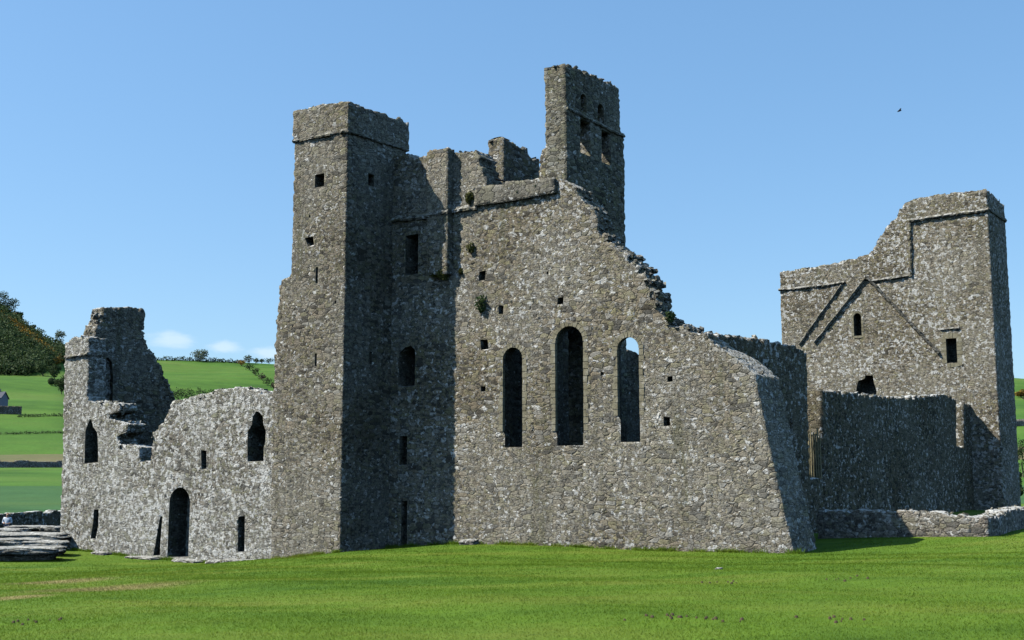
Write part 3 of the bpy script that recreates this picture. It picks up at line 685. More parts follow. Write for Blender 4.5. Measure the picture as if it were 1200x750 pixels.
# fragment of the rear parapet between tower and belfry
def rear_piece():
    base = Frame(shift(P1, B, 2.2), A); u, z = base.q(590, 161); O = shift(base.O, A, u); fr = Frame(O, B)
    tp = rag(fr.Q([(590, 161), (600, 166), (611, 174), (618, 175), (624, 187), (632, 187)]), .09, .15, .4)
    ur = tp[-1][0]
    slab('rear_parapet', fr, [(0, 9), (ur, 9)]+tp[::-1], [], .8, 'facade', church, g=.12)
    crumble('loose_stones', fr, tp, .75, 22, 'core', church, smax=.17, seed=6)
    F3 = Frame(shift(O, B, .02), A); sh = rag(F3.Q([(569, 230), (570, 186), (576, 181), (579, 162), (587, 160)]), .06, .15, .35)
    slab('rear_parapet', F3, sh[::-1]+[(sh[0][0], 9.0), (-.7, 9.0)]+[(-.7, sh[-1][1])], [], .7, 'facade', church, g=.12)
    # bent iron bar sticking from the wall head
    pts = [FA.P(*FA.q(x, y), .9) for x, y in ((566, 205), (574, 206.5), (580, 209), (585, 215), (586, 221))]
    cu = bpy.data.curves.new('bent_iron', 'CURVE'); cu.dimensions = '3D'; cu.bevel_depth = .035; sp = cu.splines.new('POLY'); sp.points.add(len(pts)-1)
    for p, c in zip(sp.points, pts): p.co = (*c, 1)
    tmp = bpy.data.objects.new('t', cu); COL.objects.link(tmp); bpy.context.view_layer.update()
    me = bpy.data.meshes.new_from_object(tmp.evaluated_get(bpy.context.evaluated_depsgraph_get())); bpy.data.objects.remove(tmp)
    link('iron_bar', me, plain('rusty_iron', (.05, .03, .02), (.09, .055, .035)), church)
rear_piece()
# side wall running back from the gable, its head thick with white lichen
def side_wall():
    u = FA.q(829, 393)[0]; O = shift(P1, A, u); fr = Frame(O, B); q = fr.q
    tp = rag(fr.Q([(829, 392), (850, 393), (870, 396), (895, 400), (915, 402), (930, 408), (941, 414), (945, 421)]), .07, .2, .6)
    ue = q(946, 500)[0]
    hs = [Hole([q(925, 508), q(929, 508), q(930, 498), q(928, 489), q(925.5, 491)], None, 0, 'window', 'keep')]
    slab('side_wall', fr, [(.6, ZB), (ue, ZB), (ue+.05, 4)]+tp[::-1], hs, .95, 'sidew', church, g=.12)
    crumble('loose_stones', fr, tp, .9, 16, 'slab', church, smax=.2, seed=7)
    # the opposite wall and the cross wall, seen only through the lancets
    u2 = FA.q(556, 640)[0]; f2 = Frame(shift(P1, A, u2), B); ln = 17
    slab('inner_wall', f2, [(1.1, ZB), (ln, ZB)]+rag([(ln, 8.2), (12, 8.6), (7.6, 8.8), (6.6, 11), (1.1, 11)], .1)+[], [], 1.2, 'inner', church, g=.2)
side_wall()

# ------------------------------------------------------------------ low domestic range on the left
rng_o = thing('ruined_range', 'low pale lichened ruined stone building with an arched doorway, left of the tall tower', 'ruined building', (*LR.P(-10, 0)[:2], -1.0))
def left_range():
    fr = LR; q = fr.q; rnd = random.Random(12)
    topA = fr.Q([(317.5, 462), (310, 462), (298, 459), (288, 455), (280, 454), (270, 456), (261, 457), (238, 463), (219, 468), (205, 471), (198, 479), (191, 497), (180, 506), (179, 520)])
    notch = fr.Q([(179, 523), (178, 540), (164, 541), (163, 524)])
    mid = fr.Q([(160, 523), (140, 521), (137, 512), (149, 505), (150, 496), (128, 492), (127, 486), (141, 481), (139, 474), (120, 472), (103, 470)])
    left = fr.Q([(102, 470), (103, 440), (103.5, 420), (104.5, 396), (104, 395), (95, 394.5), (84, 397), (77.5, 402)])
    edge = fr.Q([(77.5, 402), (76, 440), (74, 520), (71.5, 600), (70, 640)])
    ol = [(edge[-1][0], -2.2), (topA[0][0]+.4, -2.2), (topA[0][0]+.4, topA[0][1])]+rag(topA, .08, .15, .45, rnd)+notch+rag(mid, .04, .15, .3, rnd)[0:]+rag(left, .05, .15, .35, rnd)[1:]+rag(edge, .03, .2, .4, rnd)[1:]
    hs = []
    def px(pts, d=1.9, name='window', lab=None): hs.append(Hole(fr.Q(pts), d, name=name, label=lab))
    px([(99, 543), (99.5, 520), (100, 505), (104, 494), (107, 491), (109, 500), (114, 507), (115, 525), (115, 542.5)], .95)
    px([(290, 541), (290, 520), (290.5, 505), (295, 498), (296, 489), (300, 482), (304, 483), (308, 488), (309, 498), (311.5, 505), (311, 518), (309, 525), (309, 541)])
    px([(236, 550), (242, 550), (242, 528), (235.5, 527.5)], name='window')
    px([(106, 631), (112, 632), (115.5, 615), (115.5, 597), (110, 597), (109, 612)], name='arrow_slit')
    px([(278.5, 646.5), (286.5, 647), (287, 605), (286.5, 602), (285, 605), (279, 606)], name='arrow_slit')
    px([(179.5, 651), (187.5, 651), (188, 636), (189.5, 617), (190.5, 604), (187.5, 606), (184.5, 622), (182, 638)], .9, name='crack')
    pts, _ = arch(fr, 197.5, 222, 571, 0, 654); hs.append(Hole(pts, 1.9, name='doorway', label='dark round-arched doorway'))
    slab('front_wall', fr, ol, hs, 2.0 if False else (lambda u, z: 1.0), 'range', rng_o, g=.11)
    crumble('rubble_core', fr, topA, .95, 14, 'core', rng_o, smax=.17, seed=8); crumble('rubble_core', fr, mid, .95, 20, 'core', rng_o, smax=.18, seed=9); crumble('rubble_core', fr, left, .6, 14, 'core', rng_o, smax=.14, seed=10)
    # tall dark cross wall whose face looks right
    Ob = shift(LR.O, B, 1.03); Oc = shift(Ob, A, Frame(Ob, A).q(112, 420)[0]); cf = Frame(Oc, B)
    tp = cf.Q([(112, 394), (116, 380), (121, 362), (127, 361), (150, 361.5), (168, 362.5), (169.5, 372), (168, 392), (172, 408), (180, 415), (187, 428), (190, 440), (196, 448), (201, 458), (205, 470), (206, 490)])
    t2 = rag(tp, .09, .15, .45, rnd)
    hs2 = [Hole(cf.Q([(107.5, 470), (122, 470), (124, 440), (123, 420), (112, 418), (108, 420)]), .7, name='doorway')]
    hs2 = [Hole([(max(.12, u), z) for u, z in cf.Q([(118.5, 471), (132, 471), (132.5, 440), (131, 424), (127, 419), (118.5, 420)])], .8, name='doorway', label='dark upper doorway in the cross wall')]
    slab('cross_wall', cf, [(0, -1), (t2[-1][0]+.2, -1)]+t2[::-1]+[(0, t2[0][1]-.3)], hs2, 1.0, 'tower', rng_o, g=.12)
    crumble('rubble_core', cf, tp, .95, 26, 'core', rng_o, smax=.2, seed=11)
    # far gable side closing the left end
    el = edge[0][0]; lf = Frame(shift(shift(LR.O, A, el+.05), B, 5.4), (-B[0], -B[1]))
    slab('end_wall', lf, [(0, -2.2), (4.5, -2.2), (4.5, edge[0][1]-.1)]+rag([(4.5, edge[0][1]-.1), (3, edge[0][1]-.6), (1.5, 7.5), (0, 6.5)], .1), [], .8, 'range', rng_o, g=.2)
    # back wall of the room
    bf = Frame(shift(LR.O, B, 5.2), A)
    slab('back_wall', bf, [(-17, -2.2), (-4.5, -2.2)]+rag([(-4.5, 3.9), (-9, 4.2), (-13, 4.0), (-17, 6)], .1), [], .8, 'range', rng_o, g=.25)
    bar('string_course', fr, q(77, 418.5), q(104, 415), .15, .1, 'ledge', rng_o)
left_range()

# ------------------------------------------------------------------ residential tower on the right
keep = thing('tower_house', 'broad stone tower with roof scars and stepped broken top', 'tower', (*KC, .3))
def keep_build():
    q = KF.q; rnd = random.Random(21)
    prof = [(914, 319.5), (937, 315.5), (960, 312), (975, 309), (996, 304), (1010, 301), (1020, 299), (1025, 289), (1038, 269), (1046, 259), (1053, 251), (1057, 241), (1060, 237.5), (1068, 234), (1094, 229.5), (1120, 226), (1139, 224.5), (1156, 222.5)]
    P = KF.Q(prof); P[-1] = (0.0, P[-1][1]); tp = rag(P, .06, .2, .5, rnd)
    uL = P[0][0]; D = KR.q(1196, 590)[0]; zc = P[-1][1]; zR = KR.q(1171.5, 233.5)[1]; uT = KR.q(1172, 236)[0]
    D = max(4.5, min(D, 9)); 
    def hl(pts, d=.9, name='window', lab=None, s=0): return Hole(KF.Q(pts), d, name=name, label=lab, surround=s)
    ph = []
    for x, y in ((925, 334.5), (944, 331.5), (967.5, 329), (990.5, 325.5), (1025.5, 323), (1043, 321.5), (1056, 321), (1071.5, 252.5), (1088.5, 250), (1105.5, 248.5), (1122, 245.5), (1142, 243)):
        ph.append(Hole(rot_rect(KF, x-1.4, y-2.3, x+1.4, y+2.3), .5, name='putlog_hole'))
    a1, _ = arch(KF, 1000.5, 1009.5, 367, 0, 393.5)
    w = rot_rect(KF, 1109, 396.5, 1121.5, 425.5)
    hs = ph+[Hole(a1, .9, name='window', label='small round-headed window under the roof scar', surround=.14),
             hl([(1003, 460), (1004, 452), (1006, 446), (1013, 444), (1014, 440), (1023, 440), (1024, 448), (1027, 457), (1027, 466), (1003, 466)], 1.0, 'window', 'ragged dark hole low in the wall'),
             Hole(w, .9, name='window', label='dark rectangular window with a pale patched surround', surround=.3),
             hl([(1094.2, 312), (1096.2, 312), (1096.2, 299), (1097.6, 299), (1097.6, 295.5), (1096.2, 295.5), (1096.2, 282), (1094.2, 282), (1094.2, 295.5), (1092.8, 295.5), (1092.8, 299), (1094.2, 299)], .5, 'cross_slit', 'cross-shaped arrow slit')]
    ZK = -1.5
    right = rag([(0.0, zc), (uT*.6, zc+.0), (D, zc-.1)], .08, rnd=rnd)
    back = Frame(shift(KC, B, D), (-A[0], -A[1])); left = Frame(shift(shift(KC, A, uL), B, D), (-B[0], -B[1]))
    mir = [(-u, z) for u, z in P][::-1]
    block('tower_walls', [(KF, [(uL, ZK), (0, ZK)]+tp[::-1], hs), (KR, [(0, ZK), (D, ZK), (D, zc-.1)]+right[::-1][1:], [Hole(rot_rect(KR, 1186, 505, 1188.5, 530), .5, name='arrow_slit')] if False else []),
                         (back, [(0, ZK), (-uL, ZK)]+[(u, z) for u, z in mir[::-1]][:-1]+[(0, zc-.1)], []), (left, [(0, ZK), (D, ZK), (D, P[0][1]), (0, P[0][1])], [])], 'keep', keep, g=.15, ztop=P[0][1]-1.2)
    crumble('loose_stones', KF, tp, .7, 7, 'core', keep, smax=.2, seed=13)
    bar('string_course', KF, q(913, 340), q(990, 331), .16, .14, 'ledge', keep)
    bar('string_course', KF, q(1022, 329), q(1069, 323), .16, .14, 'ledge', keep)
    bar('string_course', KF, q(1066, 258.5), (0.05, q(1156, 246)[1]), .2, .18, 'ledge', keep)
    bar('string_course', KF, q(1067, 322), q(1066, 262), .2, .14, 'ledge', keep)
    for a, b, w_, p_ in (((987, 334), (937, 404), .15, .14), ((1016, 325), (955, 402), .18, .16), ((1016, 325), (1101, 414), .13, .26)):
        bar('roof_scar', KF, q(*a), q(*b), w_, p_, 'ledge' if b[0] < 1000 else 'inner', keep)  # right-hand scar takes the darkened stone, painting in its shaded underside
    bar('string_course', KR, (0, KR.q(1160, 246)[1]), (D, KR.q(1160, 246)[1]), .2, .12, 'ledge', keep)
    bar('window_hood', KF, q(1102, 386), q(1124, 384), .12, .1, 'ledge', keep)
keep_build()

# ------------------------------------------------------------------ long dark wall towards the tower
bw = thing('boundary_wall', 'long high wall in shade with a white lichened top, running back to the right-hand tower', 'wall', (*W0, .3))
def long_wall():
    fr = WR; q = fr.q; rnd = random.Random(31)
    z0 = q(965, 457)[1]; z1 = q(1120, 467)[1]
    tp = rag(fr.Q([(963.5, 457), (975, 459), (1000, 462), (1030, 464.5), (1060, 467), (1075, 466), (1090, 464), (1105, 463), (1113, 465), (1120, 468)]), .07, .15, .5, rnd)
    n1 = q(1120.5, 523); n2 = q(1129, 525); tp2 = rag(fr.Q([(1129, 471), (1136, 475)]), .06)
    ol = [(0, ZB), (lenW+.1, ZB), (lenW+.1, tp2[-1][1])]+tp2[::-1]+[n2, n1]+tp[::-1]
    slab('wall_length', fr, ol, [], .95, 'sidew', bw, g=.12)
    crumble('loose_stones', fr, tp, .9, 7, 'slab', bw, smax=.2, seed=12)
    # lit end: clustered vertical shafts of a broken window jamb
    zt_, zb_ = q(964, 503)[1], q(964, 562)[1]
    v, f = [], []
    for i in range(7):
        cx_, cy_ = -.05, .07+i*.10+random.uniform(-.008, .008); r_ = .036; s = len(v)
        z_a = zb_+random.uniform(-.05, .05); z_b = zt_+random.uniform(-.3, .05)
        for z in np.linspace(z_a, z_b, 9):
            jx = random.uniform(-.012, .012)
            for k in range(8):
                t = k*math.pi/4; v.append(fr.P(cx_+jx+r_*math.sin(t)-.02, z, cy_+jx+r_*math.cos(t)))
        for j in range(8):
            for k in range(8): f.append([s+j*8+k, s+j*8+(k+1) % 8, s+(j+1)*8+(k+1) % 8, s+(j+1)*8+k])
    link('jamb_shafts', mesh_from(v, f), plain('jamb_stone', (.17, .145, .075), (.30, .27, .17), scale=9, bump=.02), bw)
    # sill wall below, tying back to the church
    us = SWF.q(946, 500)[0]-SWF.q(963, 500)[0]
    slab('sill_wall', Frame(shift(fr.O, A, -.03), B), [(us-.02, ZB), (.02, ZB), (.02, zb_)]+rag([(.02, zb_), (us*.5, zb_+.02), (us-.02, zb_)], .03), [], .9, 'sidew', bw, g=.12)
long_wall()
# knee-high footing wall turning a corner on the grass
lw = thing('low_wall', 'knee-high broken wall with a pale lumpy top turning a corner on the lawn at the right', 'low wall', (*on_ground(1158, 629, .45), .45))
def low_wall():
    C0 = on_ground(1158, 630, .42); fa = Frame(C0, A); fb = Frame(C0, B)
    ztop = fa.q(1158, 607)[1]; zl = fa.q(1085, 601)[1]; uL = fa.q(958, 615)[0]; rnd = random.Random(3)
    tp = rag([(uL, ztop+.12), (-2.5, ztop+.12), (fa.q(1085, 601)[0], zl), (-1, ztop+.06), (-.75, ztop)], .05, .15, .45, rnd)
    slab('front_length', fa, [(uL, -.6), (-.62, -.6), (-.62, ztop)]+tp[::-1], [], .7, 'low', lw, g=.08)
    tb = rag([(0, ztop), (1.2, ztop-.0), (3, fb.q(1190, 598)[1]), (6, ztop+.15), (9, ztop+.1)], .06, .15, .4, rnd)
    slab('return_length', fb, [(0, -.6), (9, -.6)]+tb[::-1], [], .66, 'low', lw, g=.08)
    crumble('loose_stones', fa, tp, .65, 16, 'slab', lw, smin=.05, smax=.14, seed=14); crumble('loose_stones', fb, tb, .6, 16, 'slab', lw, smin=.05, smax=.14, seed=15)
low_wall()

# ------------------------------------------------------------------ small stones, slabs, walls round the site
def rock(name, cx, cy, z, sx, sy, sz, rot, mat, label, cat, group=None, seed=0, sub=4, tilt=0):
    bm = bmesh.new(); bmesh.ops.create_cube(bm, size=2); bmesh.ops.subdivide_edges(bm, edges=bm.edges, cuts=sub*2, use_grid_fill=True)
    for v in bm.verts:
        p = v.co; r = p.normalized(); q = p*.72+r*.30
        n = mn.noise_vector(Vector((p.x*sx*1.3+seed*7.1, p.y*sy*1.3+seed*3.3, p.z*2+seed)))*.16
        n2 = mn.noise_vector(Vector((p.x*sx*4+seed, p.y*sy*4, p.z*6)))*.05
        q = q+n+n2; v.co = Vector((q.x*sx, q.y*sy, q.z*sz))
    bmesh.ops.rotate(bm, verts=bm.verts, matrix=Euler((tilt, tilt*.6, rot)).to_matrix(), cent=(0, 0, 0))
    me = bpy.data.meshes.new(name); bm.to_mesh(me); bm.free(); me.polygons.foreach_set('use_smooth', [True]*len(me.polygons))
    o = link(name, me, M[mat]); o.location = (cx, cy, z); return tag(o, label, cat, group)
# remains of walls at the far left: flat slabs lying in courses
for i, (x, y, d, sx, sy, sz, lab) in enumerate((
        (22, 645, 56.5, 2.3, .8, .20, 'lowest long flat slab at the left edge, nearest the lawn'),
        (54, 638, 58.5, 1.1, .7, .22, 'squarish pale slab lying against the corner of the ruined range'),
        (12, 637, 59.5, 1.7, .8, .30, 'thick pale slab over a dark gap at the left edge'),
        (36, 628, 62, 2.2, .8, .18, 'long whitish slab in the middle of the stacked slabs'),
        (4, 623, 64, 1.3, .9, .18, 'pale slab just in front of the person at the left edge'),
        (60, 621, 65, .6, .5, .25, 'small brownish block beside the ruin corner below the dark wall'),
        (32, 618, 67.5, 1.2, .6, .10, 'thin dark-edged slab topmost of the stacked slabs'))):
    r_ = ray(x, y); k = d/math.hypot(r_[0], r_[1]); z = EYE+k*r_[2]
    sx *= .84; sz *= .72
    o = rock('stone_slab', k*r_[0], k*r_[1], z, sx, sy, sz, .12*(i % 3-1)+.1, 'slab', lab, 'stone slab', 'stone slabs at the left of the ruin', seed=i, tilt=.03*(i % 2))
    gz = H(o.location.x, o.location.y)
    if z-gz > .35: # each course lies on rubble
        rock('footing_stone', o.location.x-.1, o.location.y+.35, (z+gz)/2-.14, sx*.82, sy*.62, max(.12, (z-gz)/2-.02), .1, 'sidew_plain', 'rough dark rubble under the '+['lowest long slab', 'squarish slab by the corner', 'thick pale slab', 'long whitish slab', 'slab before the person', 'small brownish block', 'topmost thin slab'][i], 'rubble', seed=i+30)
for i, (x, y, sx, sy, sz, lab) in enumerate(((176, 656, 1.0, .35, .07, 'flat pale threshold slab in the grass left of the arched doorway'), (228, 656.5, .75, .3, .09, 'low flat stone in front of the arched doorway'),
        (262, 658, .4, .28, .12, 'small stone under the narrow slit right of the doorway'), (283, 658.5, .62, .3, .15, 'largest pale stone at the wall foot right of the doorway'), (305, 659, .3, .2, .1, 'small pale stone where the range meets the tall tower'),
        (127, 650, .5, .25, .08, 'thin stone in the grass below the leftmost slit'), (557, 637.5, .35, .22, .16, 'rounded stone at the foot of the gable by the shadow edge'))):
    u, z = (LR if i < 6 else FA).q(x, y); p = (LR if i < 6 else FA).P(u, z, -.38); rock('stone', p[0], p[1], H(p[0], p[1])+.02, sx, sy, sz, -PHI, 'slab', lab, 'stone', 'stones along the wall foot', seed=60+i)
p = on_ground(843, 688, .35); rock('stone', p[0], p[1], H(*p)+.01, .07, .05, .03, .4, 'slab', 'tiny white stone lying alone on the open lawn', 'stone', seed=77)
M['soil'] = plain('soil', (.05, .036, .02), (.085, .06, .035), scale=14, bump=.03)
for i, (x, y, n, lab) in enumerate(((806, 744, 18, 'brown clods at the bottom edge of the lawn, right of centre'), (975, 744, 8, 'brown clods at the bottom edge, furthest right on the lawn'), (50, 727, 12, 'scattered dark clods on the lawn at lower left'), (850, 706, 7, 'thin scatter of brown clods in the middle of the lawn'), (985, 704, 7, 'scatter of brown clods in the lawn below the low wall'))):
    cx_, cy_ = on_ground(x, y, .9 if y > 720 else .55); v, f = [], []
    for k in range(n):
        ax = cx_+random.gauss(0, .28); ay = cy_+random.gauss(0, .22); az_ = H(ax, ay)+.012; s = random.uniform(.010, .03); b = len(v)
        ph = [(math.cos(t)*s*random.uniform(.8, 1.3), math.sin(t)*s*random.uniform(.8, 1.3)) for t in np.linspace(0, 2*math.pi, 7)[:-1]]
        v += [(ax+a, ay+c, az_-.02) for a, c in ph]+[(ax+a*.6, ay+c*.6, az_+s*random.uniform(.4, .8)) for a, c in ph]
        f += [[b+t, b+(t+1) % 6, b+6+(t+1) % 6, b+6+t] for t in range(6)]+[[b+6+t for t in range(6)]]
    tag(link('soil_clods', mesh_from(v, f), M['soil']), lab, 'soil clods', None, 'stuff')
# dark boundary wall beyond the slabs, its face turned from the sun
def rough_wall(name, p0, p1, h, t, mat, label, cat, group=None, amp=.08, g=.25, zbase=None):
    L = math.dist(p0, p1); U = ((p1[0]-p0[0])/L, (p1[1]-p0[1])/L); fr = Frame(p0, U); n = max(2, int(L/2.5)); top = []; bot = []
    for i in range(n+1):
        x, y = p0[0]+U[0]*L*i/n, p0[1]+U[1]*L*i/n; z = H(x, y); bot.append((L*i/n, z-.6)); top.append((L*i/n, z+h))
    o = slab(name, fr, bot+rag(top, amp, g*1.2, g*4)[::-1], [], t, mat, None, g); return tag(o, label, cat, group)
def at(x, d):
    r_ = ray(x, 550); k = d/math.hypot(r_[0], r_[1]); return (k*r_[0], k*r_[1])
def hit(x, y, r0=60, r1=1500):
    r_ = ray(x, y); hl = math.hypot(r_[0], r_[1]); ds = np.linspace(r0, r1, 1500)
    X = ds*r_[0]/hl; Y = ds*r_[1]/hl; Z = EYE+ds*r_[2]/hl; hz = hfun(X, Y); w = np.where(Z <= hz)[0]
    i = w[0] if len(w) else len(ds)-1
    return X[i], Y[i], hz[i], ds[i]
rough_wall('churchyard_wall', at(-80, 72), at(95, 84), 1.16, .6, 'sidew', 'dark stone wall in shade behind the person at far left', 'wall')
rough_wall('field_wall', at(-160, 243), at(190, 249), 1.25, .8, 'low', 'thin dark stone wall across the far fields below the tawny strip', 'wall', g=.8, amp=.15)
p = hit(1180, 503); rough_wall('field_wall', (p[0]-14, p[1]-2), (p[0]+40, p[1]+6), 2.0, .9, 'low', 'pale stone field wall on the hillside at the right edge', 'wall', g=.9, amp=.2)

# ------------------------------------------------------------------ farmhouse at the left edge
def farmhouse():
    X, Y, Z, d = hit(-2, 479, 300); t = thing('farmhouse', 'small grey farmhouse with slate roof at the left edge of the hillside', 'house', (X, Y, Z-.3)); sc = d/1350
    w, dp, hh, rf = 9.0, 5.5, 12*sc, 7*sc; x1 = X+2*sc; x0 = x1-w
    def bxm(a, b):
        v = [(x, y, z) for x in (a[0], b[0]) for y in (a[1], b[1]) for z in (a[2], b[2])]; return v, [[0, 1, 3, 2], [4, 6, 7, 5], [0, 4, 5, 1], [2, 3, 7, 6], [0, 2, 6, 4], [1, 5, 7, 3]]
    ym = Y+dp/2; v, f = bxm((x0, Y, Z-1), (x1, Y+dp, Z+hh)); k = len(v)
    v += [(x0, ym, Z+hh+rf-.15), (x1, ym, Z+hh+rf-.15)]; f += [[1, k, 3], [5, 7, k+1]]
    link('walls', mesh_from(v, f, smooth=False), plain('house_render', (.17, .18, .20), (.24, .25, .27), 2), t)
    v = [(x0-.3, Y-.35, Z+hh-.15), (x1+.3, Y-.35, Z+hh-.15), (x1+.3, ym, Z+hh+rf), (x0-.3, ym, Z+hh+rf), (x1+.3, Y+dp+.35, Z+hh-.15), (x0-.3, Y+dp+.35, Z+hh-.15)]
    v += [(a, b, c-.14) for a, b, c in v]; f = [[0, 1, 2, 3], [3, 2, 4, 5], [6, 9, 8, 7], [9, 11, 10, 8], [0, 6, 7, 1], [1, 7, 8, 2], [2, 8, 10, 4], [4, 10, 11, 5], [5, 11, 9, 3], [3, 9, 6, 0]]
    link('roof', mesh_from(v, f, smooth=False), plain('slate', (.07, .075, .09), (.11, .115, .13), 3), t)
    for xx in (x1-1.6, x1-4.4, x1-7):
        v, f = bxm((xx-.5, Y-.04, Z+1.0), (xx+.5, Y+.1, Z+2.2)); link('window', mesh_from(v, f, smooth=False), plain('dark_glass', (.02, .025, .03), (.03, .035, .04), 2, rough=.2), t)
    v, f = bxm((x1-2.2, ym-.3, Z+hh+rf-.6), (x1-1.4, ym+.3, Z+hh+rf+.8)); link('chimney', mesh_from(v, f, smooth=False), plain('chimney_stone', (.2, .19, .18), (.28, .27, .25), 3), t)
farmhouse()
p = hit(0, 487, 300); q_ = hit(25, 486, 300)
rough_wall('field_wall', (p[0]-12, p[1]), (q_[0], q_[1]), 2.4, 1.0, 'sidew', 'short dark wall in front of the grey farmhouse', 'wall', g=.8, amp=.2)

# ------------------------------------------------------------------ trees, bushes, hedges
def leafmat(name, a, b, c):
    m, nt, out, bs = nodes(name); L = nt.links.new; geo = N_(nt, 'NewGeometry')
    n = N_(nt, 'TexNoise', i_Scale=.35, i_Detail=4.0); L(geo.outputs['Position'], n.inputs['Vector'])
    f = math_(nt, 'ADD', math_(nt, 'MULTIPLY', n.outputs[0], .8), math_(nt, 'MULTIPLY', geo.outputs['Random Per Island'], .35))
    c_ = ramp(nt, f, [(.3, a), (.55, b), (.8, c)]); L(c_.outputs[0], bs.inputs['Base Color']); bs.inputs['Roughness'].default_value = .8
    tr = N_(nt, 'BsdfTranslucent'); L(c_.outputs[0], tr.inputs[0]); mx = N_(nt, 'MixShader', i_Fac=.25); L(bs.outputs[0], mx.inputs[1]); L(tr.outputs[0], mx.inputs[2]); L(mx.outputs[0], out.inputs[0]); return m
M['leafdark'] = leafmat('dark_foliage', (.022, .042, .014), (.038, .065, .020), (.06, .095, .026))
M['leafmid'] = leafmat('green_foliage', (.03, .055, .02), (.05, .085, .028), (.075, .115, .035))
M['leafpale'] = leafmat('pale_foliage', (.07, .10, .06), (.10, .13, .075), (.13, .16, .09))
M['gorse'] = leafmat('gorse_bloom', (.05, .055, .02), (.17, .11, .02), (.42, .24, .02))
M['brown'] = leafmat('brown_scrub', (.05, .045, .028), (.08, .065, .04), (.09, .08, .05))
M['bark'] = plain('bark', (.06, .05, .04), (.12, .10, .08), 5)
def leaves(blobs, n, s, seed=0):
    "leaf clumps scattered through a set of ellipsoids (cx,cy,cz,rx,ry,rz)"
    rg = np.random.default_rng(seed); B_ = np.array(blobs); vol = (B_[:, 3]*B_[:, 4]*B_[:, 5])**(2/3.); idx = rg.choice(len(B_), n, p=vol/vol.sum())
    d = rg.normal(size=(n, 3)); d /= np.linalg.norm(d, axis=1)[:, None]; r = rg.uniform(.35, 1.0, n)**.5; r *= 1+rg.normal(0, .06, n)
    C_ = B_[idx, :3]+d*r[:, None]*B_[idx, 3:]
    t1 = rg.normal(size=(n, 3)); t1 /= np.linalg.norm(t1, axis=1)[:, None]; nn = d*.8+rg.normal(size=(n, 3))*.6
    t2 = np.cross(nn, t1); t2 /= np.linalg.norm(t2, axis=1)[:, None]+1e-9; t1 = np.cross(t2, nn); t1 /= np.linalg.norm(t1, axis=1)[:, None]+1e-9
    ss = (s*rg.uniform(.6, 1.3, n))[:, None]
    V = np.stack([C_-t1*ss*.5, C_+t2*ss*.36, C_+t1*ss*.5, C_-t2*ss*.36], 1).reshape(-1, 3)
    return V, np.arange(4*n).reshape(-1, 4)
def plantthing(name, label, cat, x, y, z, h, w, mat, n=260, leaf=.5, trunk=.25, group=None, seed=0, lumps=7):
    t = thing(name, label, cat, (x, y, z), group); rg = random.Random(seed+5); bl = []
    ch = h*(1-trunk); cz_ = z+h*trunk+ch*.5
    bl.append((x, y, cz_, w*.34, w*.34, ch*.42))
    for i in range(lumps):
        a = rg.uniform(0, 2*math.pi); e = rg.uniform(-.8, .95); rr = w*rg.uniform(.18, .30)
        bl.append((x+math.cos(a)*w*.30*math.sqrt(max(.1, 1-e*e)), y+math.sin(a)*w*.30*math.sqrt(max(.1, 1-e*e)), cz_+e*ch*.32, rr, rr, min(rr, ch*.28)))
    V, F = leaves(bl, n, leaf, seed); link('crown' if trunk > .1 else 'foliage', mesh_from(V, F.tolist(), smooth=False), M[mat], t)
    v, f = [], []
    segs = [((x, y, z-.3), (x+rg.uniform(-.1, .1)*w*.2, y, z+h*(trunk+.25)), w*.03+.04)]
    for i in range(4):
        a = rg.uniform(0, 6.28); segs.append(((x, y, z+h*max(.08, trunk)), (x+math.cos(a)*w*.25, y+math.sin(a)*w*.25, z+h*(trunk+.4*(1-trunk))), w*.014+.02))
    for p0, p1, r_ in segs:
        s = len(v)
        for k in range(6):
            c, d_ = math.cos(k*math.pi/3), math.sin(k*math.pi/3); v.append((p0[0]+c*r_, p0[1]+d_*r_, p0[2])); v.append((p1[0]+c*r_*.4, p1[1]+d_*r_*.4, p1[2]))
        f += [[s+2*k, s+2*((k+1) % 6), s+2*((k+1) % 6)+1, s+2*k+1] for k in range(6)]
    link('trunk' if trunk > .1 else 'stem', mesh_from(v, f), M['bark'], t); return t
def plant_px(name, label, cat, x, ybase, hpx, wpx, mat, r0=60, rr=None, **kw):
    if rr: X, Y = at(x, rr); Z = H(X, Y); d = rr
    else: X, Y, Z, d = hit(x, ybase, r0)
    s = d/FPX; return plantthing(name, label, cat, X, Y, Z, hpx*s, wpx*s, mat, leaf=max(.25, 1.6*s*.9), **kw)
plant_px('round_tree', 'lone round green tree on the skyline above the far field', 'tree', 230, 0, 15, 20, 'leafpale', rr=893, trunk=.12, n=900, seed=2, lumps=10)
plant_px('small_tree', 'small hazy tree on the skyline right of the lone round tree', 'tree', 287, 0, 10, 12, 'leafpale', rr=893, trunk=.2, n=300, seed=3)
for i, (x, w, h_, lab) in enumerate(((296, 9, 4, 'first small dark bush on the far right skyline'), (303, 7, 4, 'second small dark bush on the far skyline'), (312, 13, 5, 'broad low dark bush on the skyline beside the tall tower'))):
    plant_px('skyline_bush', lab, 'bush', x, 0, h_+2, w, 'leafmid', rr=905, trunk=.05, n=160, seed=10+i, group='bushes on the far skyline')
